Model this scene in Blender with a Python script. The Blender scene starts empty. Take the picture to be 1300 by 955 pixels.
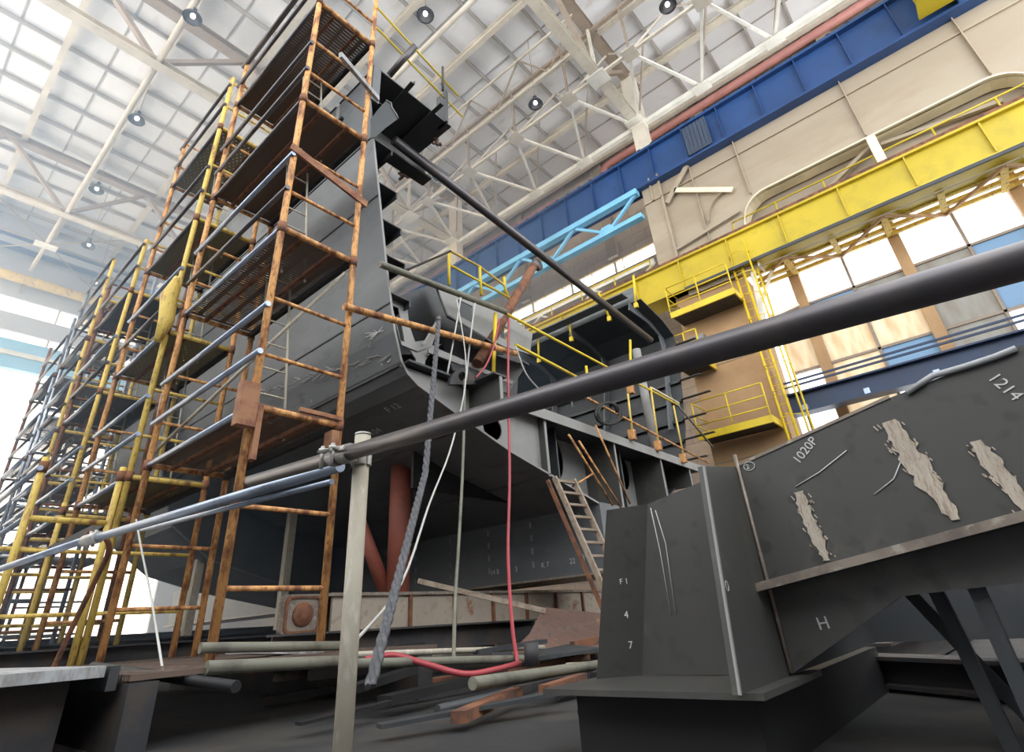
import bpy, bmesh, math, random
from mathutils import Vector, Matrix, Euler
from mathutils.geometry import tessellate_polygon
random.seed(7)
D = bpy.data; SC = bpy.context.scene; COL = SC.collection
V = Vector
# ------------------------------------------------------------------ camera maths
F = 686.88; PU, PV = 650.0, 432.0
AX = V((0.65620404, 0.31023973, 0.68785723)); AY = V((-0.75189526, 0.34570836, 0.56137265)); AZ = V((-0.0636379, -0.88557159, 0.46012301))
def ray(u, v):
    c = V((u-PU, v-PV, F)); return V((AX.dot(c), AY.dot(c), AZ.dot(c)))
def at(u, v, ax, c):
    r = ray(u, v); return r*(c/r[ax])
def atd(u, v, d): return ray(u, v)*(d/F)
def X(u, v, c): return at(u, v, 0, c)
def Y(u, v, c): return at(u, v, 1, c)
def Zp(u, v, c): return at(u, v, 2, c)
# ------------------------------------------------------------------ materials
MATS = {}
def nd(nt, t, **k):
    n = nt.nodes.new(t)
    for a, b in k.items():
        if a in n.inputs: n.inputs[a].default_value = b
        else: setattr(n, a, b)
    return n
def paint(name, c1, c2=None, c3=None, scale=3.0, lo=.45, hi=.6, rough=.55, metal=0.0, bump=.1, stretch=(1,1,1), spec=.5, coat=0):
    """paint c1, patches c2 (rust / wear), fine speckle c3"""
    m = D.materials.new(name); m.use_nodes = True; nt = m.node_tree; L = nt.links
    b = nt.nodes['Principled BSDF']; tc = nd(nt, 'ShaderNodeTexCoord')
    mp = nd(nt, 'ShaderNodeMapping'); mp.inputs['Scale'].default_value = stretch
    L.new(tc.outputs['Object'], mp.inputs[0])
    n1 = nd(nt, 'ShaderNodeTexNoise', Scale=scale, Detail=8.0, Roughness=.65); L.new(mp.outputs[0], n1.inputs['Vector'])
    n0 = nd(nt, 'ShaderNodeTexNoise', Scale=scale*.35, Detail=3.0); L.new(mp.outputs[0], n0.inputs['Vector'])
    v0 = nd(nt, 'ShaderNodeMapRange'); L.new(n0.outputs['Fac'], v0.inputs[0]); v0.inputs[1].default_value = .3; v0.inputs[2].default_value = .7; v0.inputs[3].default_value = .82; v0.inputs[4].default_value = 1.12
    base = nd(nt, 'ShaderNodeMixRGB', blend_type='MULTIPLY'); base.inputs[0].default_value = 1; base.inputs[1].default_value = (*c1, 1); L.new(v0.outputs[0], base.inputs[2])
    out = base.outputs[0]
    if c2:
        r = nd(nt, 'ShaderNodeMapRange'); L.new(n1.outputs['Fac'], r.inputs[0]); r.inputs[1].default_value = lo; r.inputs[2].default_value = hi
        mx = nd(nt, 'ShaderNodeMixRGB'); L.new(r.outputs[0], mx.inputs[0]); L.new(out, mx.inputs[1]); mx.inputs[2].default_value = (*c2, 1); out = mx.outputs[0]
    if c3:
        n3 = nd(nt, 'ShaderNodeTexNoise', Scale=scale*5, Detail=5.0); L.new(mp.outputs[0], n3.inputs['Vector'])
        r = nd(nt, 'ShaderNodeMapRange'); L.new(n3.outputs['Fac'], r.inputs[0]); r.inputs[1].default_value = .56; r.inputs[2].default_value = .66
        mx = nd(nt, 'ShaderNodeMixRGB'); L.new(r.outputs[0], mx.inputs[0]); L.new(out, mx.inputs[1]); mx.inputs[2].default_value = (*c3, 1); out = mx.outputs[0]
    L.new(out, b.inputs['Base Color']); b.inputs['Roughness'].default_value = rough; b.inputs['Metallic'].default_value = metal
    b.inputs['Specular IOR Level'].default_value = spec
    if bump:
        bp = nd(nt, 'ShaderNodeBump', Strength=bump, Distance=.02); L.new(n1.outputs['Fac'], bp.inputs['Height']); L.new(bp.outputs[0], b.inputs['Normal'])
    MATS[name] = m; return m
RUST = (.13, .045, .02)
paint('orange_rust', (.72, .37, .13), (.20, .075, .035), (.36, .15, .06), scale=9, lo=.47, hi=.6, rough=.7, stretch=(1, 1, .35))
paint('yellow_rust', (.72, .52, .12), (.25, .12, .06), (.45, .28, .1), scale=7, lo=.54, hi=.66, rough=.65, stretch=(1, 1, .35))
paint('brown_rust', (.24, .10, .05), (.10, .05, .035), scale=6, rough=.85)
paint('wood_rust', (.34, .17, .09), (.2, .08, .05), scale=5, rough=.85)
paint('safety_yellow', (.80, .58, .03), (.55, .36, .04), scale=3, lo=.55, hi=.75, rough=.45)
paint('girder_yellow', (.56, .42, .02), (.36, .28, .03), scale=1.2, lo=.5, hi=.8, rough=.45)
paint('blue', (.022, .068, .20), (.018, .05, .14), scale=1.5, lo=.5, hi=.75, rough=.4)
paint('light_blue', (.22, .56, .82), (.14, .42, .7), scale=2, lo=.55, hi=.8, rough=.45)  # skylight brightness on the lattice is put into this blue
paint('beige', (.41, .34, .25), (.33, .26, .18), scale=.9, lo=.45, hi=.7, rough=.6, stretch=(1, .3, 1))
paint('beige_back', (.33, .27, .20), (.28, .22, .15), scale=.8, lo=.45, hi=.7, rough=.6)
paint('cream', (.84, .76, .56), (.74, .64, .44), scale=3, lo=.58, hi=.75, rough=.5)
paint('truss_paint', (.66, .60, .50), (.5, .43, .34), scale=2, lo=.52, hi=.72, rough=.55)
paint('truss_brown', (.34, .27, .21), (.26, .2, .15), scale=2, lo=.5, hi=.72, rough=.6)
paint('eave_white', (.82, .79, .70), (.66, .6, .5), scale=3, lo=.56, hi=.75, rough=.5)
paint('ochre_concrete', (.52, .33, .17), (.38, .22, .11), scale=.8, lo=.4, hi=.8, rough=.8)
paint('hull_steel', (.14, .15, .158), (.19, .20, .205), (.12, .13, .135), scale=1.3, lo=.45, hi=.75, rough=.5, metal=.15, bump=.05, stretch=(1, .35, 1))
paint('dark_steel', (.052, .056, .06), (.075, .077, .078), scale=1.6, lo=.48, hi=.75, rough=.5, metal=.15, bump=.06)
paint('block_steel', (.085, .082, .076), (.14, .13, .11), (.068, .065, .06), scale=2.2, lo=.55, hi=.8, rough=.42, metal=.2, bump=.05)
paint('primer_grey', (.30, .295, .28), (.22, .21, .19), scale=2, lo=.5, hi=.75, rough=.6)
paint('flange_steel', (.30, .25, .20), (.16, .13, .11), (.38, .34, .28), scale=4, lo=.45, hi=.65, rough=.45, metal=.3)
paint('red_primer', (.30, .085, .055), (.22, .07, .05), scale=4, lo=.5, hi=.7, rough=.6)
paint('tube_dark', (.12, .11, .115), (.17, .14, .125), scale=5, lo=.5, hi=.75, rough=.38, metal=.55, bump=.04)
paint('tube_blue_sheen', (.36, .42, .52), (.24, .26, .32), scale=5, lo=.5, hi=.7, rough=.35, metal=.6)  # bluish light on the bare tubes is put into the colour
paint('tube_cream', (.46, .42, .33), (.32, .26, .18), (.55, .5, .42), scale=6, lo=.5, hi=.7, rough=.6, stretch=(1, 1, .4))
paint('tube_olive', (.19, .185, .14), (.10, .09, .07), scale=6, lo=.5, hi=.7, rough=.6)
paint('clamp_zinc', (.50, .49, .46), (.32, .3, .27), scale=14, rough=.45, metal=.5)
paint('pipe_red', (.47, .20, .17), (.36, .14, .12), scale=3, lo=.55, hi=.75, rough=.5)
paint('beam_beige', (.40, .34, .27), (.25, .085, .04), (.32, .26, .2), scale=2.1, lo=.6, hi=.68, rough=.75)
paint('wood', (.36, .29, .22), (.24, .18, .13), scale=4, rough=.85, stretch=(.3, 3, 3))
paint('black', (.012, .012, .013), rough=.6)
paint('floor_dark', (.028, .028, .03), (.05, .045, .04), scale=1.6, rough=.75, bump=.3)
paint('junk_dark', (.045, .046, .05), (.075, .06, .05), scale=3, rough=.6, metal=.2)
paint('hose_red', (.40, .06, .07), rough=.5)
paint('cable_white', (.55, .54, .5), rough=.6)
paint('rope_grey', (.07, .073, .08), (.12, .12, .13), scale=30, rough=.6)
paint('roof_deck', (.86, .86, .87), (.78, .77, .78), (.83, .81, .79), scale=.5, lo=.5, hi=.75, rough=.7, stretch=(1, .4, 1), bump=0)
paint('purlin', (.44, .41, .38), rough=.7)
paint('wall_end_paint', (.50, .52, .56), (.42, .43, .48), scale=.3, rough=.8)
paint('grey_plank', (.42, .43, .44), (.25, .24, .23), scale=5, rough=.7, stretch=(3, .5, 1))
paint('plate_rust', (.15, .085, .065), (.34, .16, .09), (.07, .06, .055), scale=2.2, lo=.55, hi=.7, rough=.7)
paint('scrape', (.62, .54, .44), (.42, .33, .25), scale=25, lo=.5, hi=.6, rough=.9, bump=.8, stretch=(1, 3, .6))
paint('chalk', (.62, .62, .6), rough=.9)
paint('lamp_black', (.02, .02, .025), rough=.35)
def brick(name, c1, c2, mort, scale=1.0, axis='X'):
    m = D.materials.new(name); m.use_nodes = True; nt = m.node_tree; L = nt.links; b = nt.nodes['Principled BSDF']
    tc = nd(nt, 'ShaderNodeTexCoord'); sp = nd(nt, 'ShaderNodeSeparateXYZ'); cb = nd(nt, 'ShaderNodeCombineXYZ'); L.new(tc.outputs['Object'], sp.inputs[0])
    L.new(sp.outputs[1 if axis == 'X' else 0], cb.inputs[0]); L.new(sp.outputs[2], cb.inputs[1])
    t = nd(nt, 'ShaderNodeTexBrick', Scale=scale); t.inputs['Color1'].default_value = (*c1, 1); t.inputs['Color2'].default_value = (*c2, 1); t.inputs['Mortar'].default_value = (*mort, 1)
    t.inputs['Mortar Size'].default_value = .012; t.inputs['Brick Width'].default_value = 1.5; t.inputs['Row Height'].default_value = .6
    L.new(cb.outputs[0], t.inputs['Vector'])
    n = nd(nt, 'ShaderNodeTexNoise', Scale=1.3, Detail=6.0); L.new(tc.outputs['Object'], n.inputs['Vector'])
    mx = nd(nt, 'ShaderNodeMixRGB', blend_type='MULTIPLY'); mx.inputs[0].default_value = .7; L.new(t.outputs[0], mx.inputs[1]); L.new(n.outputs['Fac'], mx.inputs[2])
    g = nd(nt, 'ShaderNodeMixRGB', blend_type='ADD'); g.inputs[0].default_value = .3; L.new(mx.outputs[0], g.inputs[1]); L.new(t.outputs[0], g.inputs[2])
    L.new(g.outputs[0], b.inputs['Base Color']); b.inputs['Roughness'].default_value = .85; MATS[name] = m
brick('brick_wall', (.46, .38, .30), (.38, .31, .25), (.2, .17, .15), 1.0)
def pane(name, col, alb, transp=0.0, dirt=None):
    m = D.materials.new(name); m.use_nodes = True; nt = m.node_tree; L = nt.links; nt.nodes.remove(nt.nodes['Principled BSDF']); out = nt.nodes['Material Output']
    tr = nd(nt, 'ShaderNodeBsdfTranslucent'); df = nd(nt, 'ShaderNodeBsdfDiffuse'); tp = nd(nt, 'ShaderNodeBsdfTransparent')
    tc = nd(nt, 'ShaderNodeTexCoord'); mp = nd(nt, 'ShaderNodeMapping'); mp.inputs['Scale'].default_value = (1, 2.5, .5); L.new(tc.outputs['Object'], mp.inputs[0])
    n = nd(nt, 'ShaderNodeTexNoise', Scale=2.0, Detail=6.0); L.new(mp.outputs[0], n.inputs['Vector'])
    r = nd(nt, 'ShaderNodeMapRange'); L.new(n.outputs['Fac'], r.inputs[0]); r.inputs[1].default_value = .4; r.inputs[2].default_value = .75
    mx = nd(nt, 'ShaderNodeMixRGB'); L.new(r.outputs[0], mx.inputs[0]); mx.inputs[1].default_value = (*[c*alb for c in col], 1)
    d = dirt or col; mx.inputs[2].default_value = (*[c*alb for c in d], 1)
    L.new(mx.outputs[0], tr.inputs[0]); df.inputs[0].default_value = (.5, .47, .42, 1); tp.inputs[0].default_value = (*col, 1)
    a = nd(nt, 'ShaderNodeMixShader'); a.inputs[0].default_value = .25; L.new(tr.outputs[0], a.inputs[1]); L.new(df.outputs[0], a.inputs[2])
    c = nd(nt, 'ShaderNodeMixShader'); c.inputs[0].default_value = transp; L.new(a.outputs[0], c.inputs[1]); L.new(tp.outputs[0], c.inputs[2]); L.new(c.outputs[0], out.inputs[0])
    MATS[name] = m
pane('pane_clear', (1, 1, 1), .95, .75)
pane('pane_blue', (.45, .66, .85), .62)
pane('pane_dirty', (.95, .86, .70), .80, 0, (.8, .62, .42))
pane('pane_grey', (.80, .79, .75), .5, 0, (.65, .6, .53))
def holes(name, col, kind):
    """sheet metal with a real pattern of openings"""
    m = D.materials.new(name); m.use_nodes = True; nt = m.node_tree; L = nt.links; b = nt.nodes['Principled BSDF']
    b.inputs['Base Color'].default_value = (*col, 1); b.inputs['Roughness'].default_value = .6
    tc = nd(nt, 'ShaderNodeTexCoord'); sp = nd(nt, 'ShaderNodeSeparateXYZ'); L.new(tc.outputs['Object'], sp.inputs[0])
    def m2(op, a, bb):
        n = nd(nt, 'ShaderNodeMath', operation=op)
        for i, q in enumerate((a, bb)):
            if q is None: continue
            if isinstance(q, (int, float)): n.inputs[i].default_value = q
            else: L.new(q, n.inputs[i])
        return n.outputs[0]
    def cell(o, s, off=0.0): return m2('SUBTRACT', m2('FRACT', m2('ADD', m2('MULTIPLY', o, 1/s), off), None), .5)
    x, y = sp.outputs[0], sp.outputs[1]
    if kind == 'dots':
        row = m2('FLOOR', m2('MULTIPLY', y, 1/.075), None); sh = m2('MULTIPLY', m2('MODULO', row, 2.0), .5)
        cx = cell(x, .075, sh); cy = cell(y, .075)
        d = m2('SQRT', m2('ADD', m2('MULTIPLY', cx, cx), m2('MULTIPLY', cy, cy)), None); al = m2('GREATER_THAN', d, .27)
    else:
        cx = m2('ABSOLUTE', cell(x, .30), None); cy = m2('ABSOLUTE', cell(y, .05), None)
        al = m2('MAXIMUM', m2('GREATER_THAN', cx, .42), m2('GREATER_THAN', cy, .20))
    L.new(al, b.inputs['Alpha']); MATS[name] = m
holes('perforated', (.20, .17, .09), 'dots')
holes('grating', (.13, .09, .07), 'slots')
holes('screen_mesh', (.05, .07, .11), 'dots')
def emis(name, col, s):
    m = D.materials.new(name); m.use_nodes = True; b = m.node_tree.nodes['Principled BSDF']
    b.inputs['Base Color'].default_value = (*col, 1); b.inputs['Emission Color'].default_value = (*col, 1); b.inputs['Emission Strength'].default_value = s; MATS[name] = m
emis('bulb_glow', (1, .98, .95), 4.0)
# ------------------------------------------------------------------ mesh builder
class MB:
    def __init__(s): s.b = bmesh.new()
    def hexa(s, c):
        v = [s.b.verts.new(p) for p in c]
        for f in ((0,3,2,1),(4,5,6,7),(0,1,5,4),(1,2,6,5),(2,3,7,6),(3,0,4,7)): s.b.faces.new([v[i] for i in f])
        return s
    def box(s, x0, x1, y0, y1, z0, z1):
        return s.hexa([(x0,y0,z0),(x1,y0,z0),(x1,y1,z0),(x0,y1,z0),(x0,y0,z1),(x1,y0,z1),(x1,y1,z1),(x0,y1,z1)])
    def frame(s, p, q, up):
        d = (V(q)-V(p)).normalized(); u = V(up)
        if abs(d.dot(u)) > .97: u = V((1,0,0))
        a = d.cross(u).normalized(); return d, a, a.cross(d).normalized()
    def beam(s, p, q, w, h, up=(0,0,1)):
        p, q = V(p), V(q); d, a, b = s.frame(p, q, up); a = a*(w/2); b = b*(h/2)
        return s.hexa([p-a-b, p+a-b, p+a+b, p-a+b, q-a-b, q+a-b, q+a+b, q-a+b])
    def ibeam(s, p, q, w, h, t=.015, up=(0,0,1)):
        p, q = V(p), V(q); d, a, b = s.frame(p, q, up); o = b*(h/2-t/2)
        s.beam(p+o, q+o, w, t, up); s.beam(p-o, q-o, w, t, up); return s.beam(p, q, t, h-2*t, up)
    def angle(s, p, q, w, t=.01, up=(0,0,1)):
        p, q = V(p), V(q); d, a, b = s.frame(p, q, up)
        s.beam(p, q, w, t, up); o = a*(w/2)+b*(w/2); return s.beam(p+o, q+o, t, w, up)
    def tube(s, pts, r, n=10, rs=None):
        pts = [V(p) for p in pts]; prev = None; rings = []
        for i, p in enumerate(pts):
            d = (pts[min(i+1, len(pts)-1)]-pts[max(i-1, 0)]).normalized()
            if prev is None: u = V((0,0,1)) if abs(d.z) < .9 else V((1,0,0)); a = d.cross(u).normalized()
            else: a = (prev-d*prev.dot(d)).normalized()
            prev = a; b = d.cross(a); rr = rs[i] if rs else r
            rings.append([s.b.verts.new(p+(a*math.cos(6.28318*k/n)+b*math.sin(6.28318*k/n))*rr) for k in range(n)])
        for A, B in zip(rings, rings[1:]):
            for k in range(n):
                f = s.b.faces.new((A[k], A[(k+1)%n], B[(k+1)%n], B[k])); f.smooth = True
        s.b.faces.new(rings[0][::-1]); s.b.faces.new(rings[-1]); return s
    def plate(s, pts, t, holes=()):
        """flat polygon (3-D points) given thickness vector t, with optional holes"""
        t = V(t); loops = [[V(p) for p in pts]]+[[V(p) for p in h] for h in holes]; flat = [p for l in loops for p in l]
        A = [s.b.verts.new(p) for p in flat]; B = [s.b.verts.new(p+t) for p in flat]
        for tri in tessellate_polygon(loops):
            try: s.b.faces.new([A[i] for i in tri]); s.b.faces.new([B[i] for i in tri[::-1]])
            except ValueError: pass
        o = 0
        for l in loops:
            n = len(l)
            for k in range(n): s.b.faces.new((A[o+k], A[o+(k+1)%n], B[o+(k+1)%n], B[o+k]))
            o += n
        return s
    def sweep(s, prof, vec, t):
        """open profile (3-D points) swept along vec, wall thickness t (vector or list of vectors per point)"""
        vec = V(vec); n = len(prof); ts = t if isinstance(t, list) else [V(t)]*n
        P = [[s.b.verts.new(V(p)+o) for p in prof] for o in (V((0,0,0)), vec)]
        Q = [[s.b.verts.new(V(p)+V(ts[i])+o) for i, p in enumerate(prof)] for o in (V((0,0,0)), vec)]
        for k in range(n-1):
            s.b.faces.new((P[0][k], P[0][k+1], P[1][k+1], P[1][k])); s.b.faces.new((Q[0][k+1], Q[0][k], Q[1][k], Q[1][k+1]))
            s.b.faces.new((P[0][k+1], P[0][k], Q[0][k], Q[0][k+1])); s.b.faces.new((P[1][k], P[1][k+1], Q[1][k+1], Q[1][k]))
        for k in (0, n-1): s.b.faces.new((P[0][k], P[1][k], Q[1][k], Q[0][k]))
        return s
    def lathe(s, prof, c, axis=(0,0,1), n=20):
        ax = V(axis).normalized(); u = V((1,0,0)) if abs(ax.x) < .9 else V((0,1,0)); a = ax.cross(u).normalized(); b = ax.cross(a); c = V(c); R = []
        for r, z in prof: R.append([s.b.verts.new(c+ax*z+(a*math.cos(6.28318*k/n)+b*math.sin(6.28318*k/n))*max(r, .0005)) for k in range(n)])
        for A, B in zip(R, R[1:]):
            for k in range(n):
                f = s.b.faces.new((A[k], A[(k+1)%n], B[(k+1)%n], B[k])); f.smooth = True
        return s
    def sphere(s, c, r, sc=(1,1,1)):
        r_ = bmesh.ops.create_icosphere(s.b, subdivisions=2, radius=r, matrix=Matrix.Translation(V(c)) @ Matrix.Diagonal((*sc, 1)))
        for v in r_['verts']:
            for f in v.link_faces: f.smooth = True
        return s
W = {}
def obj(name, mb, mat, parent=None):
    bmesh.ops.recalc_face_normals(mb.b, faces=mb.b.faces[:])
    lo = V((1e9,)*3); hi = V((-1e9,)*3)
    for v in mb.b.verts:
        for i in range(3): lo[i] = min(lo[i], v.co[i]); hi[i] = max(hi[i], v.co[i])
    c = V(((lo.x+hi.x)/2, (lo.y+hi.y)/2, lo.z))
    for v in mb.b.verts: v.co -= c
    me = D.meshes.new(name); mb.b.to_mesh(me); mb.b.free(); me.materials.append(MATS[mat])
    o = D.objects.new(name, me); COL.objects.link(o); W[o.name] = c
    if parent: o.parent = parent; o.location = c-W[parent.name]
    else: o.location = c
    return o
def thing(name, label, cat, loc=(0,0,0), group=None):
    o = D.objects.new(name, None); COL.objects.link(o); o.empty_display_size = .2; o.location = loc; W[o.name] = V(loc)
    o['label'] = label; o['category'] = cat
    if group: o['group'] = group
    return o
def tag(o, label, cat, group=None):
    o['label'] = label; o['category'] = cat
    if group: o['group'] = group
    return o
def struct(o): o['kind'] = 'structure'; return o
def dup(root, delta, label):
    r = root.copy(); COL.objects.link(r); r.location = root.location+V(delta); r['label'] = label
    for ch in list(root.children):
        c = ch.copy(); COL.objects.link(c); c.parent = r
        for g in ch.children: e = g.copy(); COL.objects.link(e); e.parent = c
    return r
def chalk(text, p, right, up, size, parent, mat='chalk'):
    cu = D.curves.new('chalk_mark', 'FONT'); cu.body = text; cu.size = size; cu.extrude = .0008; cu.materials.append(MATS[mat])
    tmp = D.objects.new('t', cu); me = D.meshes.new_from_object(tmp); D.objects.remove(tmp); me.materials.clear(); me.materials.append(MATS[mat])
    o = D.objects.new('chalk_mark', me); COL.objects.link(o); r = V(right).normalized(); n = r.cross(V(up)).normalized(); u = n.cross(r)
    o.parent = parent; p = V(p)-W[parent.name]
    o.matrix_local = Matrix((( r.x, u.x, n.x, p.x), (r.y, u.y, n.y, p.y), (r.z, u.z, n.z, p.z), (0,0,0,1))); return o
# ================================================================== SETTING
ZF = -.5
fl = struct(obj('floor', MB().box(-9.3, 22.2, -9.3, 38.3, ZF-.3, ZF), 'floor_dark'))
ZR = 23.4
cl = struct(obj('ceiling', MB().box(-9, 22.3, -8, 38.4, ZR, ZR+.12), 'roof_deck'))
YT = [-5.9, 6.1, 18.1, 30.1]
k = 0
y = -5.9-1.71
while y < 37.5:
    k += 1
    if min(abs(y-t) for t in YT) > .4: obj('purlin', MB().ibeam((-9, y, ZR-.12), (21.9, y, ZR-.12), .09, .22, .02), 'purlin', cl)
    y += 12/7
for x in (-6.6, -3.6, -.5, 2.45, 5.5, 8.5, 11.5, 14.8, 18.1, 21.2):
    obj('roof_girder', MB().ibeam((x, -8, ZR-.42), (x, 38, ZR-.42), .24, .34, .03), 'truss_paint', cl)
for x in (-5.1, -2.05, 1.0, 4.0, 7.0, 10.0, 13.15, 16.4, 19.6):
    obj('sheet_joint', MB().box(x-.03, x+.03, -8, 38, ZR-.05, ZR+.02), 'purlin', cl)
# right-hand wall : brick above, glazed bay beside the camera
XW = 19.0
XU = 21.9
wr = obj('wall_right', MB().plate([(XU, -9, ZF), (XU, 38, ZF), (XU, 38, 23.4), (XU, -9, 23.4)], (.3, 0, 0), holes=[[(XU, 7.9, 15.75), (XU, 36, 15.75), (XU, 36, 16.5), (XU, 7.9, 16.5)], [(XU, -8.8, 0.5), (XU, 6.0, .5), (XU, 6.0, 14.0), (XU, -8.8, 14.0)]]), 'brick_wall'); struct(wr)
struct(obj('wall_right_near', MB().box(XW, XW+.3, -8, 3.6, ZF, 1.0), 'brick_wall'))
w = struct(obj('window_9', MB().box(XU+.1, XU+.14, 7.9, 36, 15.75, 16.5), 'pane_clear'))
for k in range(10): obj('mullion', MB().box(XU+.04, XU+.2, 10.5+2.8*k, 10.6+2.8*k, 15.75, 16.5), 'truss_paint', w)
for i in range(8):
    yy = -7.6+i*6.02
    struct(obj('trim_%d' % (i+1), MB().box(XU-.3, XU, yy-.3, yy+.3, 16.6, 23.2), 'beige_back'))
wl = struct(obj('wall_left_light_block', MB().box(-9.3, -9, -9, 38, ZF, 7.5), 'wall_end_paint'))  # out of view; added low to block low light, open to sky above
wb = struct(obj('wall_back_light_block', MB().box(-9, 21.9, -9.3, -9, ZF, 7.5), 'wall_end_paint'))  # behind the camera; added to cut low frontal light, open above
# end wall with its door opening and two strip lights
ye = 38.0
struct(obj('wall_end', MB().plate([(-9, ye, ZF), (XU, ye, ZF), (XU, ye, 23.4), (-9, ye, 23.4)], (0, .3, 0),
    holes=[[(-6, ye, ZF+.01), (12.5, ye, ZF+.01), (12.5, ye, 14.0), (-6, ye, 14.0)], [(-7, ye, 17.3), (17, ye, 17.3), (17, ye, 18.25), (-7, ye, 18.25)], [(-7, ye, 15.7), (17, ye, 15.7), (17, ye, 16.25), (-7, ye, 16.25)]]), 'wall_end_paint'))
for i, (z0, z1) in enumerate(((17.3, 18.25), (15.7, 16.25))):
    w = struct(obj('window_%d' % (i+10), MB().box(-7, 17, ye+.1, ye+.14, z0, z1), 'pane_clear'))
    for x in range(-5, 17, 3): obj('mullion', MB().box(x-.05, x+.05, ye+.05, ye+.2, z0, z1), 'truss_paint', w)
d = struct(obj('door_1', MB().box(-6.2, 12.7, ye-.25, ye-.02, 14.0, 14.35), 'light_blue'))
obj('door_rail', MB().box(-6.2, 12.7, ye-.3, ye-.05, 14.75, 15.0), 'eave_white', d)
obj('door_header', MB().box(-6.2, 12.7, ye-.12, ye-.02, 14.36, 15.7), 'light_blue', d)
o = tag(obj('crane_runway_pipe', MB().tube([(-8, 37.4, 19.2), (18.6, 37.4, 19.2)], .28, 14), 'yellow_rust'), 'pale yellow pipe running across the far end wall above the white light strips', 'pipe')
for x in range(-6, 18, 4): obj('wall_bracket', MB().beam((x, 37.4, 18.9), (x, 37.9, 18.6), .15, .2), 'truss_brown', o)
t = thing('end_wall_girder', 'blue tinted girder high across the end wall just under the roof sheets', 'girder', (5, 37, 20.9))
obj('flange', MB().box(-8, 19, 36.8, 37.3, 20.75, 20.85), 'blue', t); obj('flange', MB().box(-8, 19, 36.8, 37.3, 21.4, 21.5), 'blue', t); obj('web', MB().box(-8, 19, 37.03, 37.07, 20.85, 21.4), 'wall_end_paint', t)
# window wall beside the camera
MY = [3.5, 2.47, .93, -.6, -2.15, -3.68, -5.2, -6.75]; ZW = [1.0, 2.4, 4.0, 5.4, 6.75, 8.1, 9.0, 10.55, 12.0, 13.6]
cols = {(1.0): 'd', (2.4): 'c', (4.0): 'm', (5.4): 'b', (6.75): 'd', (8.1): 'x', (9.0): 'c', (10.55): 'c', (12.0): 'c'}
pick = {('d', 0): 'pane_dirty', ('c', 0): 'pane_clear'}
n = 0
for i in range(len(MY)-1):
    for j in range(len(ZW)-1):
        y1, y0 = MY[i], MY[i+1]; z0, z1 = ZW[j], ZW[j+1]; kind = cols[z0]
        mt = {'d': 'pane_dirty' if i < 3 else ('pane_grey' if i % 2 else 'pane_dirty'), 'c': 'pane_clear', 'm': ('pane_clear', 'pane_dirty', 'pane_clear', 'pane_clear')[i % 4], 'b': ('pane_clear', 'pane_dirty', 'pane_blue', 'pane_grey')[i % 4],
              'x': ('pane_dirty', 'pane_blue', 'pane_grey', 'pane_grey', 'pane_blue', 'pane_grey', 'pane_blue')[i]}[kind]
        if kind == 'd' and i == 3: mt = 'pane_grey'
        if kind == 'd' and z0 == 6.75 and i == 4: mt = 'pane_blue'
        n += 1
        w = struct(obj('window_%d' % (n+20), MB().box(XW+.08, XW+.1, y0, y1, z0, z1), mt))
        fr = MB()
        for (a, b, c, e) in ((y0, y0+.04, z0, z1), (y1-.04, y1, z0, z1), (y0, y1, z0, z0+.04), (y0, y1, z1-.04, z1)): fr.box(XW+.02, XW+.14, a, b, c, e)
        obj('window_frame', fr, 'truss_brown', w)
for y0 in (2.47, -.6, -3.68, -6.75):
    struct(obj('trim_%d' % (20+int(8-y0)), MB().box(XW-.12, XW+.3, y0-.16, y0+.16, 1.0, 13.6), 'ochre_concrete'))
# ================================================================== ROOF TRUSSES
ZB, ZT = 19.7, 22.8
LT = {-5.9: 'pale roof truss nearest the viewer above the blue crane girder', 6.1: 'wide cream roof truss that lands on the concrete column at upper centre right', 18.1: 'cream roof truss crossing the upper left corner behind the scaffold top', 30.1: 'cream roof truss nearest to the far end wall'}
def truss(yy):
    t = thing('roof_truss', LT[yy], 'roof truss', (5, yy, ZB), 'roof trusses')
    obj('bottom_chord', MB().ibeam((-8, yy, ZB), (17.7, yy, ZB), .42, .28, .03), 'truss_paint', t)
    obj('top_chord', MB().ibeam((-8, yy, ZT), (18.6, yy, ZT), .46, .36, .03), 'truss_brown', t)
    for x in (-4, 2, 8, 14.2):
        for sx in (-3, 3):
            if x+sx < 18: obj('diagonal', MB().beam((x, yy, ZB), (x+sx, yy, ZT), .2, .17), 'truss_brown', t)
    obj('post', MB().beam((14.2, yy, ZB), (14.2, yy, ZT), .12, .12), 'truss_paint', t)
    obj('end_post', MB().box(17.45, 17.95, yy-.3, yy+.3, 17.3, 22.8), 'truss_paint', t)
    for x in (17.4, 14.3): obj('gusset_plate', MB().box(x-.35, x+.35, yy-.4, yy+.4, ZB-.2, ZB-.16), 'eave_white', t)
for yy in YT: truss(yy)
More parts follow.
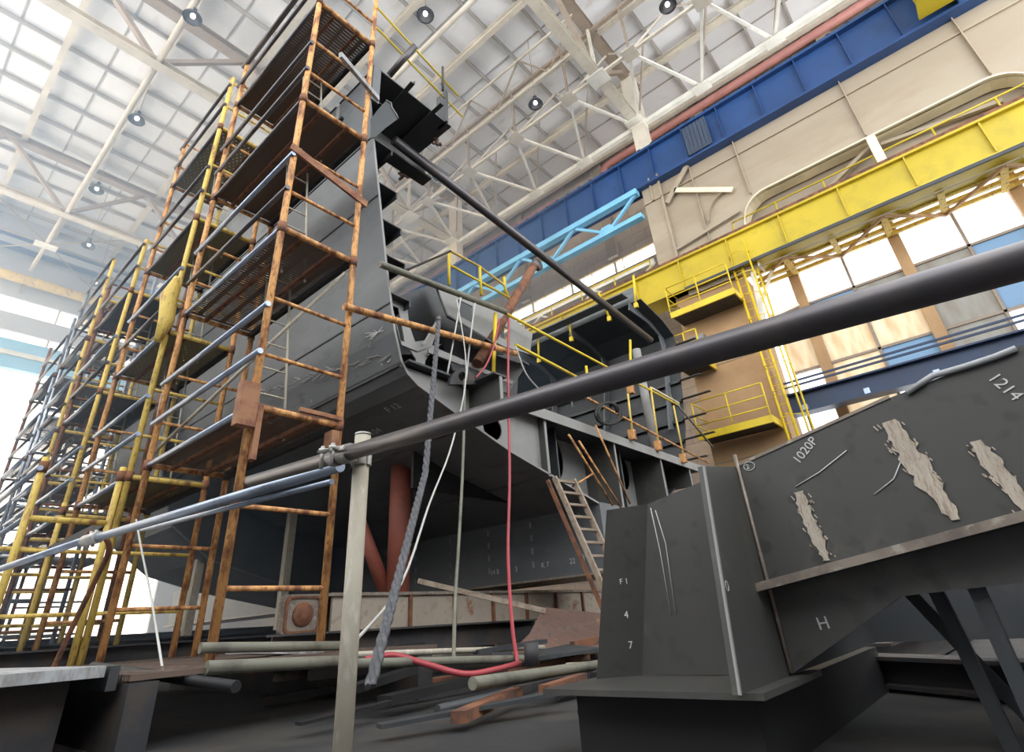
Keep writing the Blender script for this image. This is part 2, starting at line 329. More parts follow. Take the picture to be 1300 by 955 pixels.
# longitudinal bracing at bottom-chord level
def bracing(x, y0, label):
    t = thing('roof_bracing', label, 'bracing', (x, y0+6, ZB), 'bracing tubes between the trusses')
    obj('strut', MB().tube([(x, y0, ZB), (x, y0+12, ZB)], .11, 8), 'truss_paint', t)
    return t
bracing(2.05, 6.1, 'cream tube with v braces between the trusses, above the lamps at upper left')
bracing(2.05, 18.1, 'cream tube with v braces between the two far trusses at far left')
bracing(8.6, 6.1, 'cream bracing tube above the middle of the ship block')
for (xa, xb, lab) in ((-1, 5, 'thin crossed rods with a white centre plate under the roof at far left'), (5, 11, 'thin crossed rods with a white centre plate under the roof beside the scaffold top')):
    t = thing('cross_bracing', lab, 'bracing', ((xa+xb)/2, 33.5, ZB), 'crossed rods in the far roof bay')
    for p, q in (((xa, 30.2), (xb, 37)), ((xb, 30.2), (xa, 37)), ((xa-3, 33.6), (xb+3, 33.6))): obj('rod', MB().tube([(*p, ZB), (*q, ZB)], .04, 6), 'truss_brown', t)
    obj('lengthwise_tube', MB().tube([((xa+xb)/2, 30.2, ZB), ((xa+xb)/2, 37, ZB)], .1, 8), 'truss_paint', t)
    obj('centre_plate', MB().box((xa+xb)/2-.5, (xa+xb)/2+.5, 33.3, 33.9, ZB-.14, ZB-.11), 'eave_white', t)
def lattice(x0, x1, y0, label):
    t = thing('wind_girder', label, 'girder', ((x0+x1)/2, y0+6, ZB-.1), 'lattice wind girders along the wall')
    obj('eave_chord', MB().beam((x1, y0, ZB-.15), (x1, y0+12, ZB-.15), .22, .22), 'eave_white', t)
    obj('inner_chord', MB().beam((x0, y0, ZB), (x0, y0+12, ZB), .12, .12), 'truss_paint', t)
    obj('top_chord', MB().beam((x0, y0, ZT-.2), (x0, y0+12, ZT-.2), .16, .16), 'truss_brown', t)
    for k in range(4):
        ya = y0+3*k; mid = ya+1.5
        obj('brace', MB().beam((x1, ya, ZB-.15), (x0, mid, ZB), .11, .11), 'eave_white', t); obj('brace', MB().beam((x0, mid, ZB), (x1, ya+3, ZB-.15), .11, .11), 'eave_white', t)
        obj('post', MB().beam((x0, mid, ZB), (x0, mid, ZT), .09, .09), 'truss_brown', t)
        obj('hanger', MB().beam((x0, mid, ZB), (x0+1.6, ya+3, ZT), .08, .08), 'truss_paint', t); obj('hanger', MB().beam((x0, mid, ZB), (x0+1.6, ya, ZT), .08, .08), 'truss_paint', t)
        obj('hanger', MB().beam((x1, ya+3, ZB-.1), (x1-1.2, ya+1.5, ZT), .07, .07), 'truss_brown', t)
        obj('gusset_plate', MB().box(x0-.3, x0+.3, mid-.3, mid+.3, ZB-.1, ZB-.07), 'truss_paint', t); obj('gusset_plate', MB().box(x1-.28, x1+.2, ya-.35, ya+.35, ZB-.29, ZB-.26), 'eave_white', t)
lattice(14.3, 17.7, -5.9, 'white lattice wind girder above the blue crane girder at upper right')
lattice(14.3, 17.7, 6.1, 'white lattice wind girder above the dark diagonal pipe')
lattice(14.3, 17.7, 18.1, 'white lattice wind girder farthest along the wall, right of the hull edge')
# inner lattice girder running lengthwise
for y0, lab in ((6.1, 'thin lattice girder lengthwise under the roof sheets at upper centre'), (18.1, 'thin lattice girder lengthwise deep behind the hull edge')):
    t = thing('lengthwise_lattice', lab, 'girder', (13.0, y0+6, ZB), 'lengthwise lattice girders')
    for z in (ZB+.4, ZT-.5): obj('chord', MB().beam((13, y0, z), (13, y0+12, z), .09, .09), 'truss_paint', t)
    for k in range(8):
        a, b = (ZB+.4, ZT-.5) if k % 2 else (ZT-.5, ZB+.4)
        obj('diagonal', MB().beam((13, y0+1.5*k, a), (13, y0+1.5*k+1.5, b), .06, .06), 'truss_brown', t)
# ================================================================== LAMPS
LZ = 19.0
LAMPS = [((244, 23), 'left of the scaffold top, uppermost in its row'), ((173, 153), 'below the cream truss chord at upper left'), ((122, 242), 'beside the brown truss chord at left'),
         ((112, 313), 'small and far off under the farthest truss'), ((121, 361), 'smallest and lowest, close to the scaffold at far left'), ((540, 20), 'beside the yellow rails at top centre'), ((680, 133), 'right of the hull deck plates, under the roof sheets'),
         ((848, 8), 'at the upper edge beside the white gusset plate'), ((557, 225), 'half hidden behind the dark diagonal pipe')]
for (p, lab) in LAMPS:
    c = Zp(*p, LZ)
    t = thing('high_bay_lamp', 'black bell shaped ceiling lamp '+lab, 'lamp', c, 'high bay ceiling lamps')
    sh = MB().lathe([(.30, 0), (.31, .02), (.27, .10), (.18, .20), (.09, .27), (.07, .34), (.0, .35), (.0, .33), (.05, .32), (.07, .26), (.16, .19), (.25, .09), (.285, 0), (.30, 0)], c, n=24)
    obj('lamp_shade', sh, 'lamp_black', t)
    obj('bulb', MB().sphere(c+V((0, 0, .12)), .085, (1, 1, 1.3)), 'bulb_glow', t)
    obj('ballast_box', MB().box(c.x-.06, c.x+.06, c.y-.06, c.y+.06, c.z+.34, c.z+.5), 'lamp_black', t)
    obj('hanger', MB().tube([c+V((0, 0, .5)), (c.x, c.y, ZR-.05)], .018, 6), 'truss_brown', t)
# ================================================================== CRANE RUNWAYS AND COLUMN
t = thing('crane_girder', 'long dark blue plate girder with ribs high along the right wall', 'crane girder', (17, 12, 15.45))
obj('web', MB().box(17.0, 17.04, -8, 37, 15.5, 17.2), 'blue', t); obj('bottom_flange', MB().box(16.75, 17.4, -8, 37, 15.4, 15.5), 'blue', t); obj('top_flange', MB().box(16.8, 17.4, -8, 37, 17.2, 17.32), 'blue', t)
for k in range(31): obj('stiffener', MB().box(16.82, 17.0, -7.4+1.45*k, -7.37+1.45*k, 15.5, 17.2), 'blue', t)
for k in range(40): obj('rail_clip', MB().box(16.83, 16.9, -7+.62*k, -6.88+.62*k, 17.32, 17.4), 'black', t)
obj('crane_rail', MB().box(17.05, 17.12, -8, 37, 17.32, 17.45), 'black', t)
gp = Y(890, 165, 3.0)
o = tag(obj('service_grille', MB().box(16.72, 16.76, 3.2, 4.15, 15.55, 17.0), 'screen_mesh'), 'perforated dark screen hung on the blue crane girder near its middle', 'screen')
# light-blue lattice
t = thing('lattice_girder', 'bright light blue lattice girder below the blue crane girder, left of the column', 'girder', (16.8, 20, 14.3))
obj('top_chord', MB().beam((16.8, 6.5, 15.3), (16.8, 36, 15.3), .3, .26), 'light_blue', t); obj('bottom_chord', MB().beam((16.8, 6.5, 14.05), (16.8, 36, 14.05), .3, .2), 'light_blue', t)
for k in range(19):
    ya = 6.6+1.55*k; a, b = (14.1, 15.25) if k % 2 else (15.25, 14.1)
    obj('diagonal', MB().beam((16.8, ya, a), (16.8, ya+1.55, b), .12, .11), 'light_blue', t)
    if k % 2 == 0: obj('gusset_plate', MB().plate([(16.74, ya+1.1, 14.1), (16.74, ya+2.0, 14.1), (16.74, ya+1.75, 14.45), (16.74, ya+1.35, 14.45)], (-.02, 0, 0)), 'light_blue', t)
# column and beige portal girder
t = thing('crane_column', 'broad ochre column carrying the yellow runway and the beige portal', 'column', (18, 5, ZF))
obj('shaft', MB().box(17.35, 18.9, 3.75, 6.2, ZF, 10.2), 'ochre_concrete', t)
obj('upper_shaft', MB().box(17.0, 18.9, 5.6, 6.4, 10.2, 15.75), 'beige', t)
obj('flange_strip', MB().box(16.93, 17.0, 5.58, 5.66, 11.5, 15.8), 'beige', t); obj('flange_strip', MB().box(16.93, 17.0, 5.96, 6.02, 14.6, 15.8), 'beige', t)
obj('cross_rib', MB().box(16.93, 17.0, 5.6, 6.4, 14.6, 14.66), 'beige', t)
for z in (2.6, 4.0, 7.2, 9.3): obj('joint_band', MB().box(17.33, 17.36, 3.75, 6.2, z, z+.03), 'beige_back', t)
obj('junction_box', MB().box(17.1, 17.35, 5.45, 5.95, 7.6, 8.4), 'primer_grey', t)
def arch(y1, y0, zt, r, n=8):
    p = [(y1, 10.0)]
    for i in range(n+1): a = math.pi/2*i/n; p.append((y1-r+r*math.cos(a), zt-r+r*math.sin(a)))
    for i in range(n+1): a = math.pi/2*i/n; p.append((y0+r-r*math.sin(a), zt-r+r*math.cos(a)))
    p.append((y0, 10.0)); return p
t = thing('portal_girder', 'beige plate girder with a round cornered cream edged opening above the yellow runway', 'portal', (17.3, 0, 10))
A = arch(3.05, -4.9, 12.75, .95)
obj('web_plate', MB().plate([(17.15, 5.6, 10.0), (17.15, 5.6, 15.4), (17.15, -8, 15.4), (17.15, -8, 10.0)][::-1], (.05, 0, 0), holes=[[(17.15, a, max(b, 10.02)) for a, b in A]]), 'beige', t)
obj('opening_flange', MB().sweep([(17.05, a, b) for a, b in A], (.62, 0, 0), [V((0, 0, .05)) if 1 < i < len(A)-2 else V((0, .05 if i < 4 else -.05, 0)) for i in range(len(A))]), 'cream', t)
obj('back_plate', MB().box(17.75, 17.8, -8, 5.6, 12.1, 15.3), 'beige_back', t)
obj('back_plate', MB().box(17.75, 17.8, -8, 5.6, 11.4, 12.1), 'beige_back', t)
for yy in (4.35, 2.6, -1.05, -4.2): obj('stiffener', MB().box(17.02, 17.15, yy-.015, yy+.015, 12.85 if -4.9 < yy < 3 else 11.5, 15.4), 'beige', t)
obj('stiffener', MB().box(17.08, 17.15, -8, 5.6, 14.75, 14.78), 'beige', t)
obj('drop_post', MB().box(17.05, 17.35, -1.25, -1.0, 11.5, 12.75), 'cream', t)
for (a, b) in (((17.5, -1.0, 12.7), (17.5, 1.6, 11.3)), ((17.5, -1.3, 12.6), (17.6, -4.2, 12.2))): obj('inner_brace', MB().beam(a, b, .12, .12), 'beige', t)
obj('haunch_rib', MB().beam((16.98, 5.5, 14.2), (16.98, 4.4, 15.4), .2, .06, (1, 0, 0)), 'beige', t); obj('haunch_rib', MB().beam((16.98, 5.1, 14.6), (16.98, 3.1, 13.3), .2, .06, (1, 0, 0)), 'cream', t)
arc = [(16.98, 3.45+1.0*math.cos(a)-.2, 12.3+1.15*math.sin(a)) for a in [math.pi*(.06+.052*i) for i in range(9)]]
obj('curved_rib', MB().sweep(arc, (.2, 0, 0), (0, -.04, .04)), 'beige', t); obj('low_rib', MB().beam((17.0, 5.6, 12.0), (17.0, 3.1, 12.35), .12, .05, (1, 0, 0)), 'beige', t)
# yellow runway
t = thing('crane_runway', 'long yellow crane runway girder with brown rail along the right wall', 'crane girder', (17, 8, 10.2))
obj('web', MB().box(16.98, 17.02, -8, 30, 10.3, 11.4), 'girder_yellow', t); obj('bottom_flange', MB().box(16.9, 17.9, -8, 30, 10.2, 10.3), 'girder_yellow', t); obj('top_flange', MB().box(16.85, 17.25, -8, 30, 11.4, 11.48), 'girder_yellow', t)
obj('crane_rail', MB().box(16.9, 16.98, -8, 30, 11.48, 11.62), 'brown_rust', t); obj('under_strip', MB().box(16.84, 16.9, -8, 5.6, 10.12, 10.22), 'dark_steel', t)
for k in range(20): obj('stiffener', MB().box(16.88, 16.98, -7+1.8*k, -6.96+1.8*k, 10.3, 11.4), 'girder_yellow', t)
def railing(name, label, p, q, n, h, mat, r=.022, group=None, mids=(.5,), lean=V((0, 0, 0)), base_up=0):
    p, q = V(p), V(q); t = thing(name, label, 'railing', (p+q)/2, group); up = V((0, 0, h))+lean
    for k in range(n): c = p.lerp(q, k/(n-1)); obj('post', MB().tube([c, c+up], r, 6), mat, t)
    obj('hand_rail', MB().tube([p+up, q+up], r*1.1, 8), mat, t)
    for m in mids: obj('mid_rail', MB().tube([p+up*m, q+up*m], r*.85, 6), mat, t)
    return t
railing('runway_railing', 'thin yellow handrail standing on the yellow crane runway under the beige portal', (17.15, -7, 11.48), (17.15, 3.5, 11.48), 8, .62, 'girder_yellow', .028, 'runway railings', ())
railing('runway_railing', 'thin yellow handrail on the far runway, left of the column', (17.7, 7, 11.5), (17.7, 27, 11.5), 13, 1.1, 'safety_yellow', .03, 'runway railings')
railing('runway_railing', 'upper pale yellow handrail along the brick wall below the light blue lattice', (18.9, 7, 13.2), (18.9, 27, 13.2), 13, 1.0, 'yellow_rust', .02, 'runway railings')
t = thing('wall_walkway', 'white and blue walkway lattice beside the far yellow runway', 'walkway', (18.2, 17, 12.0))
obj('edge_beam', MB().box(18.2, 18.3, 7, 34, 12.75, 12.95), 'eave_white', t); obj('edge_beam', MB().box(18.2, 18.3, 7, 34, 11.6, 11.8), 'eave_white', t); obj('back_panel', MB().box(18.6, 18.64, 7, 34, 11.8, 12.75), 'blue', t)
for k in range(18): obj('brace', MB().beam((18.22, 7+1.5*k, 11.8 if k % 2 else 12.75), (18.22, 8.5+1.5*k, 12.75 if k % 2 else 11.8), .1, .08), 'eave_white', t)
# lattice of the runway brake girder, over the windows
t = thing('brake_lattice', 'ochre horizontal lattice hanging behind the yellow runway in front of the windows', 'girder', (18.2, -2, 10.2))
for x in (17.9, 18.35, 18.8): obj('chord', MB().beam((x, -8, 10.2), (x, 3.6, 10.2), .1, .12), 'yellow_rust', t)
for k in range(8):
    ya = -7.8+1.45*k; obj('brace', MB().beam((17.4 if k % 2 else 18.8, ya, 10.1), (18.8 if k % 2 else 17.4, ya+1.45, 10.1), .07, .08), 'ochre_concrete', t)
    obj('tie_plate', MB().box(17.5, 18.9, ya-.09, ya+.09, 10.13, 10.17), 'yellow_rust', t)
# ladder with cage hoops, platforms
t = thing('caged_ladder', 'tall yellow caged ladder fixed to the side of the ochre column', 'ladder', (17.0, 3.75, 0))
LA, LB = V((17.05, 3.75, 11.0)), V((17.05, 3.6, 1.0))
for off in (V((0, .14, 0)), V((0, -.14, 0)), V((-.3, -.5, 0)), V((.15, -.55, 0))): obj('rail', MB().tube([LA+off, LB+off], .045 if off.x == 0 else .03, 6), 'safety_yellow', t)
for k in range(33): c = LB.lerp(LA, k/33); obj('rung', MB().tube([c+V((0, .14, 0)), c+V((0, -.14, 0))], .015, 5), 'safety_yellow', t)
for k in range(12):
    c = LB.lerp(LA, (k+.5)/12); obj('cage_hoop', MB().tube([c+V((0, .14, 0)), c+V((-.3, .1, 0)), c+V((-.45, -.2, 0)), c+V((-.3, -.5, 0)), c+V((.15, -.55, 0))], .015, 5), 'safety_yellow', t)
def landing(z, y0, y1, label):
    t = thing('ladder_landing', label, 'platform', (16.7, (y0+y1)/2, z), 'yellow landings on the column')
    obj('deck', MB().box(16.3, 17.3, y0, y1, z, z+.06), 'junk_dark', t); obj('edge_beam', MB().box(16.25, 16.31, y0, y1, z-.08, z+.14), 'safety_yellow', t); obj('edge_beam', MB().box(16.25, 17.3, y0-.05, y0, z-.08, z+.14), 'safety_yellow', t)
    for yy in (y0, (y0+y1)/2, y1): obj('post', MB().tube([(16.28, yy, z), (16.28, yy, z+1.15)], .025, 6), 'safety_yellow', t)
    for h in (.4, .75, 1.15): obj('rail', MB().tube([(16.28, y0, z+h), (16.28, y1, z+h)], .022, 6), 'safety_yellow', t); obj('rail', MB().tube([(17.3, y1, z+h), (16.28, y1, z+h)], .022, 6), 'safety_yellow', t)
landing(4.65, 3.9, 6.1, 'lower yellow railed landing on the ochre column')
landing(9.0, 3.9, 6.1, 'upper yellow railed landing right under the yellow runway')
landing(7.1, 5.4, 6.3, 'small yellow landing halfway up at the left edge of the column')
t = thing('angle_bracket', 'cream steel bracket between the column head and the yellow runway', 'bracket', (17.8, 3.4, 8.0))
obj('strut', MB().beam((17.3, 3.35, 10.1), (17.3, 3.6, 7.3), .16, .1), 'eave_white', t); obj('strut', MB().beam((17.9, 2.9, 10.1), (17.35, 3.6, 8.5), .1, .1), 'cream', t); obj('strut', MB().beam((17.3, 3.3, 8.2), (18.6, 2.6, 8.9), .1, .12), 'eave_white', t)
# blue catwalk across windows
paint('navy', (.02, .042, .10), (.03, .045, .08), scale=2, lo=.5, hi=.75, rough=.5)
t = thing('window_girder', 'dark blue girder and cable tray crossing in front of the windows', 'girder', (18.2, -2, 5.4))
obj('web', MB().box(18.2, 18.25, -8, 3.7, 5.15, 5.75), 'navy', t); obj('flange', MB().box(17.9, 18.4, -8, 3.7, 5.1, 5.16), 'navy', t); obj('flange', MB().box(18.0, 18.4, -8, 3.7, 5.75, 5.8), 'navy', t)
for z in (6.05, 6.2): obj('cable_rail', MB().beam((18.15, -8, z), (18.15, 3.7, z), .06, .06), 'navy', t)
for k in range(6): obj('bracket', MB().box(18.0, 18.2, 3.2-1.7*k, 3.35-1.7*k, 5.16, 5.35), 'tube_blue_sheen', t)
# red pipes
def bendpipe(pts, r, label, g=None):
    P = [V(p) for p in pts]; out = [P[0]]
    for a, b, c in zip(P, P[1:], P[2:]):
        u = (a-b).normalized(); w = (c-b).normalized(); rr = .45
        for i in range(6): s = i/5; out.append((b+u*rr)*(1-s)**2+b*2*s*(1-s)+(b+w*rr)*s*s)
    out.append(P[-1]); return tag(obj('wall_pipe', MB().tube(out, r, 12), 'pipe_red'), label, 'pipe', g)
bendpipe([(21.5, -9, 22.7), (21.5, X(764,209,21.5).y, 22.5), (21.5, X(764,209,21.5).y, 20)], .2, 'dull red pipe above the blue crane girder, bending down left of the truss foot', 'red wall pipes')
bendpipe([(21.5, X(712,254,21.5).y, 20), (21.5, X(712,254,21.5).y, 22.1), (21.5, 37.5, 22.1)], .2, 'dull red pipe on the far brick wall behind the light blue lattice', 'red wall pipes')
# crane cab
t = thing('crane_cab', 'yellow crane cab corner with a window at the top right', 'crane', (15.8, -3.6, 15.9))
c = Y(1228, 2, -3.7)
obj('shell', MB().box(15.2, 16.6, -4.7, -3.6, 15.75, 17.4), 'safety_yellow', t); obj('window', MB().box(15.17, 15.2, -4.4, -3.9, 16.0, 16.5), 'pane_grey', t); obj('floor_frame', MB().box(15.1, 16.7, -4.8, -3.5, 15.65, 15.75), 'girder_yellow', t)
# ================================================================== SHIP HULL BLOCK
HY, HE = 4.9, 14.3
ship = thing('ship_hull_block', 'huge unfinished dark steel ship hull block, open at its near end, on red props', 'ship hull', (8.5, 9, .55))
PORT = [(2.98,7.5),(3.13,6.47),(3.5,4.21),(3.67,3.33),(3.79,2.95),(3.9,2.8),(4.07,2.69),(4.8,2.44),(5.8,2.13),(7.96,1.63)]
def inward(P, t):
    out = []
    for i, (x, z) in enumerate(P):
        a = V(P[max(i-1, 0)]); b = V(P[min(i+1, len(P)-1)]); d = (b-a).normalized(); out.append(V((-d.y*t, 0, d.x*t)))
    return out
def shell(name, P, y0, y1, t, mat, s=1): return obj(name, MB().sweep([(x, y0, z) for x, z in P], (0, y1-y0, 0), [v*s for v in inward(P, t)]), mat, ship)
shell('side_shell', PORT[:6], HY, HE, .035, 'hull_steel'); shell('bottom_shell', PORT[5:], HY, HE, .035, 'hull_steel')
edge = [(x-.004, HY-.012, z) for x, z in PORT]
obj('cut_edge', MB().sweep(edge, (0, .012, 0), [v*1.0 for v in inward(PORT, .03)]), 'primer_grey', ship)
STAR = [(9.15,1.63),(11.4,2.1),(12.7,2.83),(13.4,4.2),(14.1,6.65),(14.03,7.14),(13.36,7.45),(12.2,7.64)]
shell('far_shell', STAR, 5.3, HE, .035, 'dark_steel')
# keel box
kb = obj('keel_box', MB().box(7.96, 9.15, HY-.02, 22.5, .6, 1.66), 'hull_steel', ship)
obj('flat_bar', MB().box(7.86, 9.25, HY-.05, 22.5, .57, .6), 'flange_steel', kb)
for k in range(7):
    for j in range(4):
        obj('weld_lug', MB().box(7.942, 7.96, 5.3+1.05*k, 5.34+1.05*k, .8+.22*j, .9+.22*j), 'primer_grey', kb)
for k, tx in enumerate(('14 B', '3', 'K 7', '22')): chalk(tx, (7.95, 7.4-.6*k, .78), (0, -1, 0), (0, 0, 1), .12, kb)
# seams and scorch marks on the side plate
def xs(z):
    for (x0, z0), (x1, z1) in zip(PORT, PORT[1:]):
        if z1 <= z <= z0: return x0+(x1-x0)*(z0-z)/(z0-z1)
    return 4
for z in (3.72, 5.35, 6.35): obj('weld_seam', MB().box(xs(z)-.012, xs(z)+.01, HY, HE, z-.012, z+.012), 'dark_steel', ship)
for yy in (6.9, 9.3, 11.7):
    obj('weld_seam', MB().plate([(xs(7.4)-.006, yy, 7.4), (xs(7.4)-.006, yy+.02, 7.4), (xs(3.0)-.006, yy+.02, 3.0), (xs(3.0)-.006, yy, 3.0)], (.01, 0, 0)), 'primer_grey', ship)
m = MB()
for k in range(46):
    yy = 5.05+k*.09+random.uniform(-.03, .03); z = 3.1+.0*k+.012*k+random.uniform(-.03, .03); l = random.uniform(.05, .2); x = xs(z)-.008
    m.beam((x, yy, z), (xs(z+l*.3)-.008, yy+l, z+random.uniform(-.05, .09)), .006, random.uniform(.008, .022))
obj('grinding_mark', m, 'primer_grey', ship)['kind'] = 'stuff'
m = MB()
for k in range(15):
    a = random.uniform(-.5, .9)+(3.14 if k % 3 == 0 else 0); l = random.uniform(.04, .3)*(1 if k % 3 else .4); z = 3.42; yy = 5.2; x = xs(z)-.008
    m.beam((x, yy, z), (xs(z+l*math.sin(a))-.008, yy+l*math.cos(a), z+l*math.sin(a)), .005, .007)
obj('grinding_mark', m, 'chalk', ship)['kind'] = 'stuff'
for (u, v, tx) in ((485, 475, 'T 3'), (520, 515, 'F 12'), (460, 500, '104')):
    p = X(u, v, 3.78) if v < 480 else Y(u, v, 5.6)
for tx, yy, x, z in (('F 12', 5.7, 4.25, 2.62), ('104', 6.4, 4.5, 2.53), ('T 3', 5.3, 3.72, 3.0)):
    if z > 2.9: chalk(tx, (xs(z)-.012, yy, z), (0, -1, 0), (.1, 0, 1), .18, ship)
    else: chalk(tx, (x, yy, z-.012), (0, -1, 0), (-1, 0, .3), .16, ship)
# stringers inside the near side shell
for z in (7.1, 6.3, 5.55, 4.95, 4.4, 3.85): obj('stringer', MB().box(xs(z)+.02, xs(z)+.34, HY-.02, HE, z, z+.015).box(xs(z)+.32, xs(z)+.34, HY-.02, HE, z-.09, z), 'dark_steel', ship)
# deck
dk = obj('deck_plate', MB().box(2.96, 4.52, 4.68, 5.62, 7.5, 7.52), 'dark_steel', ship)
obj('deck_plate', MB().box(2.96, 4.25, 5.72, HE, 7.5, 7.52), 'dark_steel', ship)
obj('deck_beam', MB().box(2.98, 4.75, 5.62, 5.72, 7.18, 7.5), 'primer_grey', ship); obj('deck_beam_flange', MB().box(2.98, 4.85, 5.55, 5.8, 7.14, 7.18), 'dark_steel', ship)
obj('deck_edge_plate', MB().box(4.5, 5.2, 5.45, 5.5, 7.2, 7.42), 'dark_steel', ship)
for (u0, v0, u1, v1) in ((524, 105, 494, 134), (561, 132, 504, 186)):
    a, b = Zp(u0, v0, 7.42), Zp(u1, v1, 7.42); b = V((a.x+.05, max(b.y, a.y+.5), 7.42)); obj('deck_longitudinal', MB().angle(a, b, .07, .015), 'dark_steel', ship)
a = Zp(571, 157, 7.52); obj('corner_plate', MB().box(a.x-.1, a.x-.08+.03, a.y-.02, a.y+.22, 7.5, 8.25), 'dark_steel', ship)
obj('edge_plate', MB().box(2.93, 3.06, 4.66, 4.69, 6.75, 7.5), 'hull_steel', ship)
BR = [tuple(Y(u, v, 4.78)) for u, v in ((472,150),(480,139),(490,128),(496,131),(497,137),(503,146),(505,151),(490,162),(477,174),(472,175))]
obj('bracket', MB().plate(BR, (0, .03, 0)), 'dark_steel', ship); obj('bracket_lip', MB().tube([V(p)+V((0, -.01, 0)) for p in BR[2:7]], .012, 6), 'primer_grey', ship)
obj('bracket', MB().box(3.1, 3.5, 5.62, 7.5, 7.2, 7.22).box(3.48, 3.5, 5.8, 7.5, 7.1, 7.2), 'dark_steel', ship)
for (u, v) in ((555, 182), (511, 222)):
    p = Zp(u, v, 7.3); m = MB()
    for k in range(6): m.beam(p+V((random.uniform(-.06, .06), random.uniform(-.06, .06), random.uniform(-.08, .08))), p+V((random.uniform(-.1, .1), random.uniform(-.1, .1), random.uniform(-.12, .12))), .04, .03)
    obj('clamp_tangle', m, 'plate_rust', ship)
# double bottom
def bz(x):
    P = PORT if x < 7.96 else STAR
    if 7.96 <= x <= 9.15: return 1.65
    for (x0, z0), (x1, z1) in zip(P, P[1:]):
        if x0 <= x <= x1: return z0+(z1-z0)*(x-x0)/(x1-x0)
    return 2.5
def pp(pts, y): return [tuple(Y(u, v, y)) for u, v in pts]
obj('tank_top', MB().box(3.8, 5.2, 4.96, HE, 2.9, 2.93), 'dark_steel', ship); obj('tank_top', MB().box(5.2, 12.9, 5.02, HE, 2.9, 2.93), 'dark_steel', ship)
obj('floor_web', MB().plate([(3.80, HY+.02, 2.9), (5.0, HY+.02, 2.9), (5.0, HY+.02, 2.42), (4.8, HY+.02, 2.48), (4.07, HY+.02, 2.73), (3.93, HY+.02, 2.83)], (0, .02, 0)), 'primer_grey', ship)
def oval(cx, cz, rx, rz, y, n=16): return [(cx+rx*math.cos(6.28318*i/n), y, cz+rz*math.sin(6.28318*i/n)) for i in range(n)]
GX = [(5.02, 4.36, 2.92), (6.65, 4.9, 2.9), (8.75, 4.9, 2.9), (10.6, 4.9, 2.9), (12.0, 4.9, 2.9)]
paint('girder_plate', (.075, .075, .068), (.15, .13, .10), scale=2.2, lo=.52, hi=.75, rough=.5, metal=.1)
for i, (x, y0, zt) in enumerate(GX):
    z0 = bz(x)-.02
    obj('bottom_girder', MB().plate([(x, y0, z0), (x, 10, z0), (x, 10, 2.9), (x, 5.0, 2.9), (x, y0, zt)], (.025, 0, 0)), 'girder_plate', ship)
    obj('girder_edge', MB().box(x-.01, x+.045, y0-.012, y0, z0, zt), 'primer_grey', ship)
    if i: obj('girder_flat', MB().box(x+.62, x+.66, y0+.25, y0+.45, bz(x+.64), zt-.02), 'dark_steel', ship)
for i, ((x, _, _), (x2, _, _)) in enumerate(zip(GX, GX[1:])):
    za, zb = bz(x)+.03, bz(x2)+.03; fy = 5.58 if i else 5.02; hc = (Y(626,556,fy), Y(706,583,fy), Y(792,600,fy), Y(850,600,fy))[i]; cx, zc = hc.x, max(hc.z, (za+zb)/2+.3)
    obj('floor_web', MB().plate([(x, fy, za), (x2, fy, zb), (x2, fy, 2.9), (x, fy, 2.9)], (0, .02, 0), [oval(cx, zc, .21 if i else .2, .36 if i else .18, fy)]), 'primer_grey', ship)
obj('void_shade_sheet', MB().box(5.1, 12.2, 6.2, 6.25, 1.8, 2.9), 'black', ship)  # black sheet stands in for the shade behind the floor webs
obj('front_beam', MB().box(5.75, 12.9, 4.84, 5.02, 2.94, 2.97).box(5.75, 12.9, 4.84, 4.86, 2.80, 2.94), 'primer_grey', ship)
obj('front_flange', MB().box(3.85, 5.1, 4.80, 5.02, 2.93, 2.96), 'dark_steel', ship)
obj('girder_cap', MB().box(4.9, 5.15, 4.34, 5.0, 2.92, 2.945), 'dark_steel', ship)
# hopper tank frames at the near side
yh = 5.0
obj('tank_frame', MB().plate(pp([(493,376),(512,380),(516,384),(520,414),(527,434),(540,432),(555,404),(562,402),(548,440),(530,446),(510,438)], yh), (0, .02, 0),
    holes=[pp([(498,388),(506,391),(514,434),(509,433)], yh)]), 'primer_grey', ship)
obj('web_frame', MB().plate(pp([(552,361),(606,383),(645,400),(676,424),(673,450),(640,440),(568,403)], yh), (0, .02, 0),
    holes=[pp([(581,380),(600,389),(600,410),(581,400)], yh), pp([(637,412),(648,419),(646,434),(635,428)], yh)]), 'primer_grey', ship)
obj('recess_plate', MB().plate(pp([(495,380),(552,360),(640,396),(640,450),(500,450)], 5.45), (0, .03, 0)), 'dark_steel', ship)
obj('tank_flange', MB().plate([tuple(Y(552,361,4.78)), tuple(Y(552,361,5.3)), tuple(Y(567,399,5.3)), tuple(Y(567,399,4.78))], (.03, 0, 0)), 'dark_steel', ship)
obj('tank_flange', MB().plate([tuple(Y(567,400,4.78)), tuple(Y(567,400,5.3)), tuple(Y(672,464,5.3)), tuple(Y(672,464,4.78))], (0, 0, .03)), 'dark_steel', ship)
obj('tank_flange', MB().plate([tuple(Y(557,403,4.86)), tuple(Y(557,403,5.3)), tuple(Y(536,437,5.3)), tuple(Y(536,437,4.86))], (.03, 0, 0)), 'primer_grey', ship)
def arcp(cx, cy, rx, ry, a0, a1, n=7): return [(cx+rx*math.cos(math.radians(a0+(a1-a0)*i/n)), cy+ry*math.sin(math.radians(a0+(a1-a0)*i/n))) for i in range(n+1)]
obj('bracket_knee', MB().plate(pp([(510,438),(530,445),(548,439),(560,437),(548,446),(540,458),(538,472),(529,468),(528,456),(521,445)], yh+.02), (0, .02, 0)), 'primer_grey', ship)
